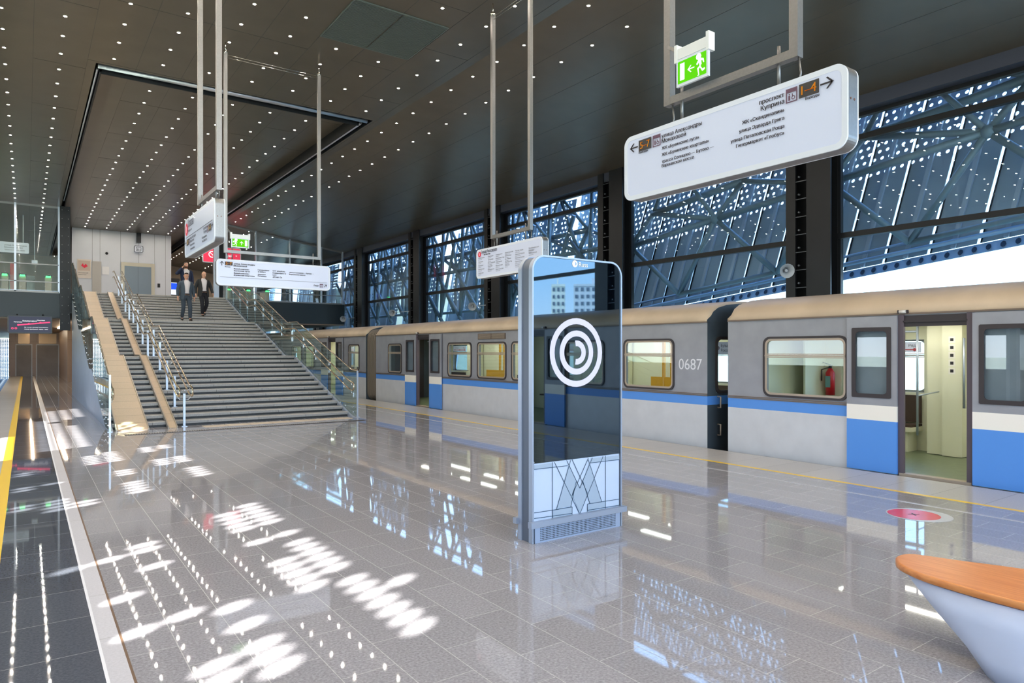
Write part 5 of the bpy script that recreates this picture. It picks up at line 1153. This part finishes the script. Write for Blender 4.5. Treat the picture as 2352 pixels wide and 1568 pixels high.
def truss(label, ya, yb, xm, zm, step, dense=False):
    t = thing('tube_truss', label, 'truss', (xm, (ya + yb) / 2, zm(ya) - 2)); n = max(1, round((ya - yb) / step)); s_ = (ya - yb) / n
    tb = lambda a, b, r: MB().tube([a, b], r, 8).build('tube', tube_m, t)
    A = [Vector((xm, ya - s_ * i, zm(ya - s_ * i))) for i in range(n + 1)]
    B = [Vector((xm + .35, ya - s_ * (i + .5), zm(ya - s_ * (i + .5)) - 1.62)) for i in range(n)]
    Cc = [Vector((xm + .3, ya - s_ * (i + .5) + .9, zm(ya - s_ * (i + .5)) + .72)) for i in range(n)]
    Dd = [Vector((xm + .1, ya - s_ * (i + .5), zm(ya - s_ * (i + .5)) + 2.0)) for i in range(n)]
    for i in range(n): tb(A[i], A[i + 1], .075); tb(A[i], B[i], .07); tb(A[i + 1], B[i], .07); tb(A[i], Cc[i], .07); tb(A[i + 1], Cc[i], .07); tb(Cc[i], Dd[i], .06); tb(A[i + 1], Dd[i], .06)
    for i in range(n - 1): tb(B[i], B[i + 1], .06); tb(Cc[i], Cc[i + 1], .09); tb(Dd[i], Cc[i + 1], .06)
    if dense:
        for i in range(n): tb(A[i] + Vector((-.1, .3, .4)), B[i] + Vector((-.2, -.9, -.4)), .07); tb(Dd[i] + Vector((0, .5, 0)), B[i] + Vector((-.3, .6, 0)), .075); tb(A[i + 1] + Vector((0, .2, 1.2)), B[i] + Vector((-.2, .9, -.3)), .07)
    if dense:
        for p in (B[0], B[-1]): tb(p, Vector((p.x, p.y, -1.25)), .08)
    for p in A: MB().ball(p, .13, 10).build('node', tube_m, t)
    return t
zr = lambda Y: 5.11 + .108 * (11.08 - Y)
truss('blue grey tube truss outside the nearest big window', 8.09, 2.06, 14.2, zr, 3.0)
truss('blue grey tube truss outside the window under the large hanging sign', 14.05, 8.09, 14.2, zr, 3.0)
truss('blue grey tube truss outside the window behind the station list sign', 20.6, 14.3, 14.25, lambda Y: 4.9, 2.1, True)
truss('dense tube truss outside the window left of the kiosk sign', 27.0, 20.7, 14.25, lambda Y: 5.0, 1.8, True)
truss('dense tube truss outside the farthest visible window beside the gallery', 36.5, 27.2, 14.25, lambda Y: 5.1, 1.6, True)
# ---- housing blocks across the way (seen reflected in the kiosk glass)
def block(label, al0, al1, Rr, h, c, floors, cols, depth):
    pos = lambda al: Vector((Rr * math.sin(R(al)), 10.1 - Rr * math.cos(R(al)), -1.25))
    a, b = pos(al0), pos(al1); u = (b - a); L_ = u.length; u.normalize(); n = Vector((u.y, -u.x, 0))
    if n.dot(a - Vector((0, 5, 0))) < 0: n = -n
    t = thing('apartment_block', label, 'building', (a + b) / 2 + n * depth / 2); h2 = Vector((0, 0, h))
    MB().prism([a, b, b + n * depth, a + n * depth], h2).build('walls', mat('block wall ' + c[0], c[1], .8), t)
    for i in range(cols):
        w_ = MB()
        for j in range(floors):
            p = a + u * (L_ * (i + .25) / cols) + Vector((0, 0, h * (j + .3) / floors)) - n * .06; w_.prism([p, p + u * L_ * .5 / cols, p + u * L_ * .5 / cols + Vector((0, 0, h * .5 / floors)), p + Vector((0, 0, h * .5 / floors))], -n * .1)
        w_.build('window_column', mat('block window', (70, 84, 100), .2), t)
    MB().prism([a - n * .3 + h2, b - n * .3 + h2, b + n * depth + h2, a + n * depth + h2], (0, 0, 1.0)).build('parapet', mat('block wall ' + c[0], c[1], .8), t)
    q = a + u * L_ * .4 + n * depth * .3 + h2; MB().prism([q, q + u * L_ * .1, q + u * L_ * .1 + n * 3, q + n * 3], (0, 0, 4)).build('roof_hut', mat('block wall ' + c[0], c[1], .8), t)
block('pale grey apartment block mirrored at the right of the kiosk screen', 40.6, 44.4, 300, 31, ('grey', (206, 204, 206)), 10, 8, 18)
block('cream apartment tower mirrored left of centre in the kiosk screen', 38.75, 39.9, 300, 31, ('cream', (240, 232, 214)), 10, 3, 14)
block('low distant block mirrored at the left edge of the kiosk screen', 36.4, 38.4, 600, 28, ('far', (170, 178, 190)), 9, 12, 20)
# ================================================================== PEOPLE
def skinned(verts, edges, radii, root=0, sub=1):
    me = bpy.data.meshes.new('sk'); me.from_pydata(verts, edges, []); ob = bpy.data.objects.new('sk', me); COL.objects.link(ob)
    md = ob.modifiers.new('s', 'SKIN'); md.use_smooth_shade = True
    for i, r in enumerate(radii):
        v = me.skin_vertices[0].data[i]; v.radius = r if isinstance(r, tuple) else (r, r); v.use_root = (i == root)
    if sub: q = ob.modifiers.new('u', 'SUBSURF'); q.levels = sub; q.render_levels = sub
    dg = bpy.context.evaluated_depsgraph_get(); m2 = bpy.data.meshes.new_from_object(ob.evaluated_get(dg))
    v = [Vector(p.co) for p in m2.vertices]; f = [tuple(p.vertices) for p in m2.polygons]
    bpy.data.objects.remove(ob); bpy.data.meshes.remove(me); bpy.data.meshes.remove(m2); return v, f
def person(label, loc, J, jacket, trousers, hair_c, rot=0, bald=.0, beard=None, belly=0, scale=1.0, phone=False):
    """front is -Y; J holds the joints (right side is -X)"""
    base = Vector(loc); M = Matrix.Rotation(rot, 3, 'Z')
    tr = lambda p: base + M @ (Vector(p) * scale)
    t = thing('person', label, 'person', base)
    skin_ = mat('skin', (224, 172, 146), .5)
    # body: one continuous surface
    names = ['hip', 'waist', 'chest', 'neck', 'head0', 'shR', 'elR', 'wrR', 'shL', 'elL', 'wrL', 'hpR', 'knR', 'anR', 'hpL', 'knL', 'anL', 'toR', 'toL']
    V_ = [Vector(J[n]) for n in names]; ix = {n: i for i, n in enumerate(names)}
    E_ = [('hip', 'waist'), ('waist', 'chest'), ('chest', 'neck'), ('neck', 'head0'), ('chest', 'shR'), ('shR', 'elR'), ('elR', 'wrR'), ('chest', 'shL'), ('shL', 'elL'), ('elL', 'wrL'), ('hip', 'hpR'), ('hpR', 'knR'), ('knR', 'anR'), ('anR', 'toR'), ('hip', 'hpL'), ('hpL', 'knL'), ('knL', 'anL'), ('anL', 'toL')]
    r_ = dict(hip=(.13, .1), waist=(.12, .09), chest=(.13, .1), neck=.056, head0=.055, shR=.06, elR=.042, wrR=.028, shL=.06, elL=.042, wrL=.028, hpR=.085, knR=.056, anR=.038, hpL=.085, knL=.056, anL=.038, toR=.03, toL=.03)
    vs_ = list(V_); es = [(ix[a], ix[b]) for a, b in E_]; rr = [r_[n] for n in names]
    for sd in ('R', 'L'):
        w_, e_ = V_[ix['wr' + sd]], V_[ix['el' + sd]]; d = (w_ - e_).normalized(); s_ = -1 if sd == 'R' else 1
        side = Vector((0, -1, 0)) if abs(d.z) > .5 else Vector((1, 0, 0)); side = (side - d * side.dot(d)).normalized(); up = d.cross(side)
        pm_ = len(vs_); vs_.append(w_ + d * .05); rr.append((.036, .022)); es.append((ix['wr' + sd], pm_))
        for k_, L_ in ((-1.5, .062), (-.5, .075), (.5, .07), (1.5, .055)):
            a = len(vs_); vs_ += [w_ + d * .09 + side * k_ * .017, w_ + d * (.09 + L_ * .6) + side * k_ * .019 + up * s_ * .008, w_ + d * (.09 + L_) + side * k_ * .018 + up * s_ * .03]; rr += [.010, .009, .007]; es += [(pm_, a), (a, a + 1), (a + 1, a + 2)]
        a = len(vs_); vs_ += [w_ + d * .05 + side * .04, w_ + d * .085 + side * .055 + up * s_ * .015]; rr += [.011, .009]; es += [(pm_, a), (a, a + 1)]
    v, f = skinned([tuple(p) for p in vs_], es, rr)
    b = MB(); b.add([tr(p) for p in v], f, True)
    hc, hd = Vector(J['head']), Vector(J['face']).normalized()      # head centre and facing
    sdv = Vector((0, 0, 1)).cross(hd).normalized() * -1; upv = sdv.cross(hd).normalized()
    if upv.z < 0: upv = -upv
    hp_ = lambda x, y, z: tr(hc + sdv * x + hd * y + upv * z)
    rings = []
    for z, rx, ry, oy in ((-.125, .03, .04, .035), (-.115, .045, .06, .025), (-.09, .058, .078, .012), (-.05, .067, .09, .002), (0, .074, .097, 0), (.04, .075, .099, -.002), (.08, .066, .086, -.006), (.105, .045, .06, -.008), (.118, .018, .024, -.008)):
        rings.append([hp_(rx * math.cos(R(22.5 * k_)), oy + ry * math.sin(R(22.5 * k_)), z) for k_ in range(16)])
    b.loft(rings)
    b.tube([hp_(0, .09, .012), hp_(0, .108, -.02), hp_(0, .112, -.03), hp_(0, .095, -.036)], [.008, .012, .014, .008], 8)
    for s_ in (-1, 1): b.tube([hp_(s_ * .073, -.005, .025), hp_(s_ * .085, -.015, .02), hp_(s_ * .082, -.012, -.02), hp_(s_ * .072, 0, -.035)], [.008, .014, .012, .007], 8)
    b.build('body', skin_, t)
    m_ = MB()
    for s_ in (-1, 1): m_.m(0).ball(hp_(s_ * .03, .088, .012), .011 * scale, 8); m_.m(1).ball(hp_(s_ * .03, .096, .012), .006 * scale, 6); m_.m(1).tube([hp_(s_ * .014, .096, .032), hp_(s_ * .048, .086, .034)], .004, 5)
    m_.m(2).tube([hp_(-.024, .088, -.066), hp_(0, .096, -.064), hp_(.024, .088, -.066)], .006, 6)
    m_.build('face_features', [white_rim, ink, mat('lips', (176, 104, 96), .5)], t)
    h_ = MB(); rings = []
    for z, k2, a0 in ((-.03, 1.05, 200), (.03, 1.07, 195), (.07, 1.09, 178 if not bald else 200), (.1, 1.12, 170 if not bald else 210), (.122, 1.2, 160 if not bald else 215)):
        rx, ry = (.075, .1) if z < .05 else ((.067, .088) if z < .09 else ((.05, .066) if z < .11 else (.022, .03)))
        rings.append([hp_(rx * k2 * math.cos(R(a0 + (540 - 2 * a0) * k_ / 14)), -.004 + ry * k2 * math.sin(R(a0 + (540 - 2 * a0) * k_ / 14)), z) for k_ in range(15)])
    h_.loft(rings, cap=False, closed=False)
    if not bald: h_.ball(hp_(0, -.012, .082), .071 * scale, 12, (1, 1.15, .62))
    h_.build('hair', mat('hair ' + label[:12], hair_c, .7), t)
    if beard:
        bd = MB(); rings = []
        for z, rx, ry, oy in ((-.128, .032, .042, .036), (-.115, .047, .063, .026), (-.088, .061, .082, .012), (-.055, .07, .092, .0)):
            rings.append([hp_(rx * math.cos(R(10 + 160 * k_ / 10)), oy + ry * math.sin(R(10 + 160 * k_ / 10)), z) for k_ in range(11)])
        bd.loft(rings, cap=False, closed=False).build('beard', mat('beard', beard, .8), t)
    # clothes
    ch, hi = Vector(J['chest']), Vector(J['hip']); wa = Vector(J['waist'])
    def spine(z):
        k_ = (z - .95) / (1.40 - .95); return hi.lerp(ch, max(-.4, min(1.2, k_)))
    def torso(zs, inf, gap=None):
        rings = []
        for z, rx, ry, g in zs:
            c = spine(z); c = Vector((c.x, c.y, z)); n = 20
            a0 = g if gap else 0
            rings.append([tr(c + Vector(((rx + inf) * math.sin(R(a0 + (360 - 2 * a0) * k_ / n)), -(ry + inf + (belly if z < 1.25 and math.cos(R(a0 + (360 - 2 * a0) * k_ / n)) > .3 else 0)) * math.cos(R(a0 + (360 - 2 * a0) * k_ / n)), 0))) for k_ in range(n + (1 if gap else 0))])
        return rings
    S_ = [(1.0, .165, .113, 0), (1.05, .16, .11, 0), (1.2, .168, .115, 0), (1.34, .185, .122, 0), (1.44, .165, .105, 0), (1.49, .09, .078, 0), (1.515, .07, .068, 0)]
    MB().loft(torso(S_, .004)).build('shirt', mat('pale shirt', (232, 228, 232), .7), t)
    Jk = [(.80, .205, .14, 34), (.95, .196, .135, 24), (1.1, .186, .128, 20), (1.25, .196, .132, 24), (1.38, .212, .138, 28), (1.45, .19, .118, 34), (1.5, .11, .09, 48), (1.525, .082, .078, 56)]
    jm = mat('jacket ' + label[:14], jacket, .8, noise=.1, nscale=40)
    k2 = MB().loft(torso(Jk, .012, True), cap=False, closed=False)
    for sd in ('R', 'L'):
        s_, e_, w_ = Vector(J['sh' + sd]), Vector(J['el' + sd]), Vector(J['wr' + sd])
        v, f = skinned([tuple(s_ + (s_ - ch) * -.25), tuple(s_), tuple(s_.lerp(e_, .5)), tuple(e_), tuple(e_.lerp(w_, .5)), tuple(w_)], [(0, 1), (1, 2), (2, 3), (3, 4), (4, 5)], [.085, .092, .076, .066, .056, .048])
        k2.add([tr(p) for p in v], f, True)
    k2.build('jacket', jm, t)
    tm_ = mat('trousers ' + label[:14], trousers, .85)
    v, f = skinned([tuple(Vector(J[n])) for n in ('hip', 'hpR', 'knR', 'anR', 'hpL', 'knL', 'anL')] + [tuple(hi + Vector((0, 0, .1)))], [(0, 1), (1, 2), (2, 3), (0, 4), (4, 5), (5, 6), (0, 7)], [(.15, .115), .105, .078, .066, .105, .078, .066, (.15, .11)])
    MB().add([tr(p) for p in v], f, True).build('trousers', tm_, t)
    m_ = MB().loft(torso([(.985, .168, .118, 0), (1.02, .166, .117, 0)], .008)); m_.build('belt', ink, t)
    for sd in ('R', 'L'):
        a, b2 = Vector(J['an' + sd]), Vector(J['to' + sd]); v, f = skinned([tuple(a + Vector((0, .05, -.035))), tuple(a.lerp(b2, .5) + Vector((0, 0, -.01))), tuple(b2)], [(0, 1), (1, 2)], [.045, .045, .036])
        MB().add([tr(p) for p in v], f, True).build('shoe', mat('dark shoe', (40, 34, 32), .35), t)
    return t, tr
base_J = dict(hip=(0, 0, .95), waist=(0, 0, 1.12), chest=(0, 0, 1.36), neck=(0, .0, 1.5), head0=(0, -.01, 1.58), head=(0, -.025, 1.675), face=(0, -1, 0), shR=(-.19, 0, 1.43), elR=(-.25, .02, 1.15), wrR=(-.26, -.07, .9), shL=(.19, 0, 1.43), elL=(.25, .02, 1.15), wrL=(.26, -.07, .9), hpR=(-.09, 0, .9), knR=(-.1, -.02, .5), anR=(-.1, .0, .09), toR=(-.12, -.17, .04), hpL=(.09, 0, .9), knL=(.1, -.02, .5), anL=(.1, .0, .09), toL=(.12, -.17, .04))
r23, r13 = nos(23), nos(24)
def on_stair(px, py, Y): return onY(px, py, Y)[0]
z0 = nos(23)[1]
J1 = dict(base_J, head=(0, -.05, 1.665), face=(0, -1, -.42), knR=(-.1, -.05, .5), anR=(-.11, .1, .12), toR=(-.13, -.06, .05), knL=(.1, -.16, .5), anL=(.1, -.14, .085), toL=(.11, -.31, .035), elR=(-.27, .04, 1.15), wrR=(-.30, -.05, .9), elL=(.27, .05, 1.15), wrL=(.29, .0, .9), chest=(0, -.03, 1.36), neck=(0, -.03, 1.5), head0=(0, -.04, 1.58))
person('person in a grey blue suit and open-collared pale shirt stepping down in front, looking down', (on_stair(427, 730, 27.5), 27.5, z0), J1, (70, 84, 98), (58, 70, 84), (52, 38, 32), rot=R(8))
z2 = nos(25)[1]; Y2 = nos(25)[0] + .2
J2 = dict(base_J, head=(.01, -.04, 1.67), face=(.25, -1, -.35), knR=(-.07, -.1, .5), anR=(-.05, -.06, .085), toR=(-.06, -.23, .035), knL=(.12, -.06, .52), anL=(.07, .12, .2), toL=(.06, -.03, .1), elL=(.3, .03, 1.16), wrL=(.33, -.1, .93), elR=(-.28, .04, 1.15), wrR=(-.28, .02, .9))
person('person in a black jacket and dark trousers, rightmost of the men on the stairs', (on_stair(467, 725, Y2), Y2, z2), J2, (44, 46, 48), (32, 34, 42), (190, 120, 84), rot=R(6), bald=1, belly=.02)
z3 = nos(29)[1]; Y3 = nos(29)[0] + .2
J3 = dict(base_J, elR=(-.40, -.1, 1.27), wrR=(-.17, -.14, 1.56), face=(.25, -1, 0))
t3, tr3 = person('person in a navy jacket holding a phone to the ear, highest on the stairs', (on_stair(427, 690, Y3), Y3, z3), J3, (34, 44, 74), (36, 42, 60), (70, 54, 46), rot=R(4), beard=(98, 66, 50))
ph = MB().box((-.012, -.03, -.07), (.012, .03, .07)); p_ = tr3((-.095, -.06, 1.66)); ph.v = [tuple(Vector(v) + p_) for v in ph.v]
tag(ph.build('mobile_phone', black_metal), 'dark mobile phone held to the ear of the man in navy', 'phone')
t = thing('annex_building', 'low beige annex with grey windows outside beyond the right end of the gallery', 'building', (20, 42, -1.2))
MB().box((17, 36, -1.2), (24, 52, 5.9)).build('walls', mat('annex beige', (196, 184, 150), .7), t)
for k_ in range(6): MB().box((16.95, 37 + k_ * 2.4, 3.9), (17.0, 38.7 + k_ * 2.4, 5.2)).build('window', mat('annex window', (96, 102, 106), .2), t)
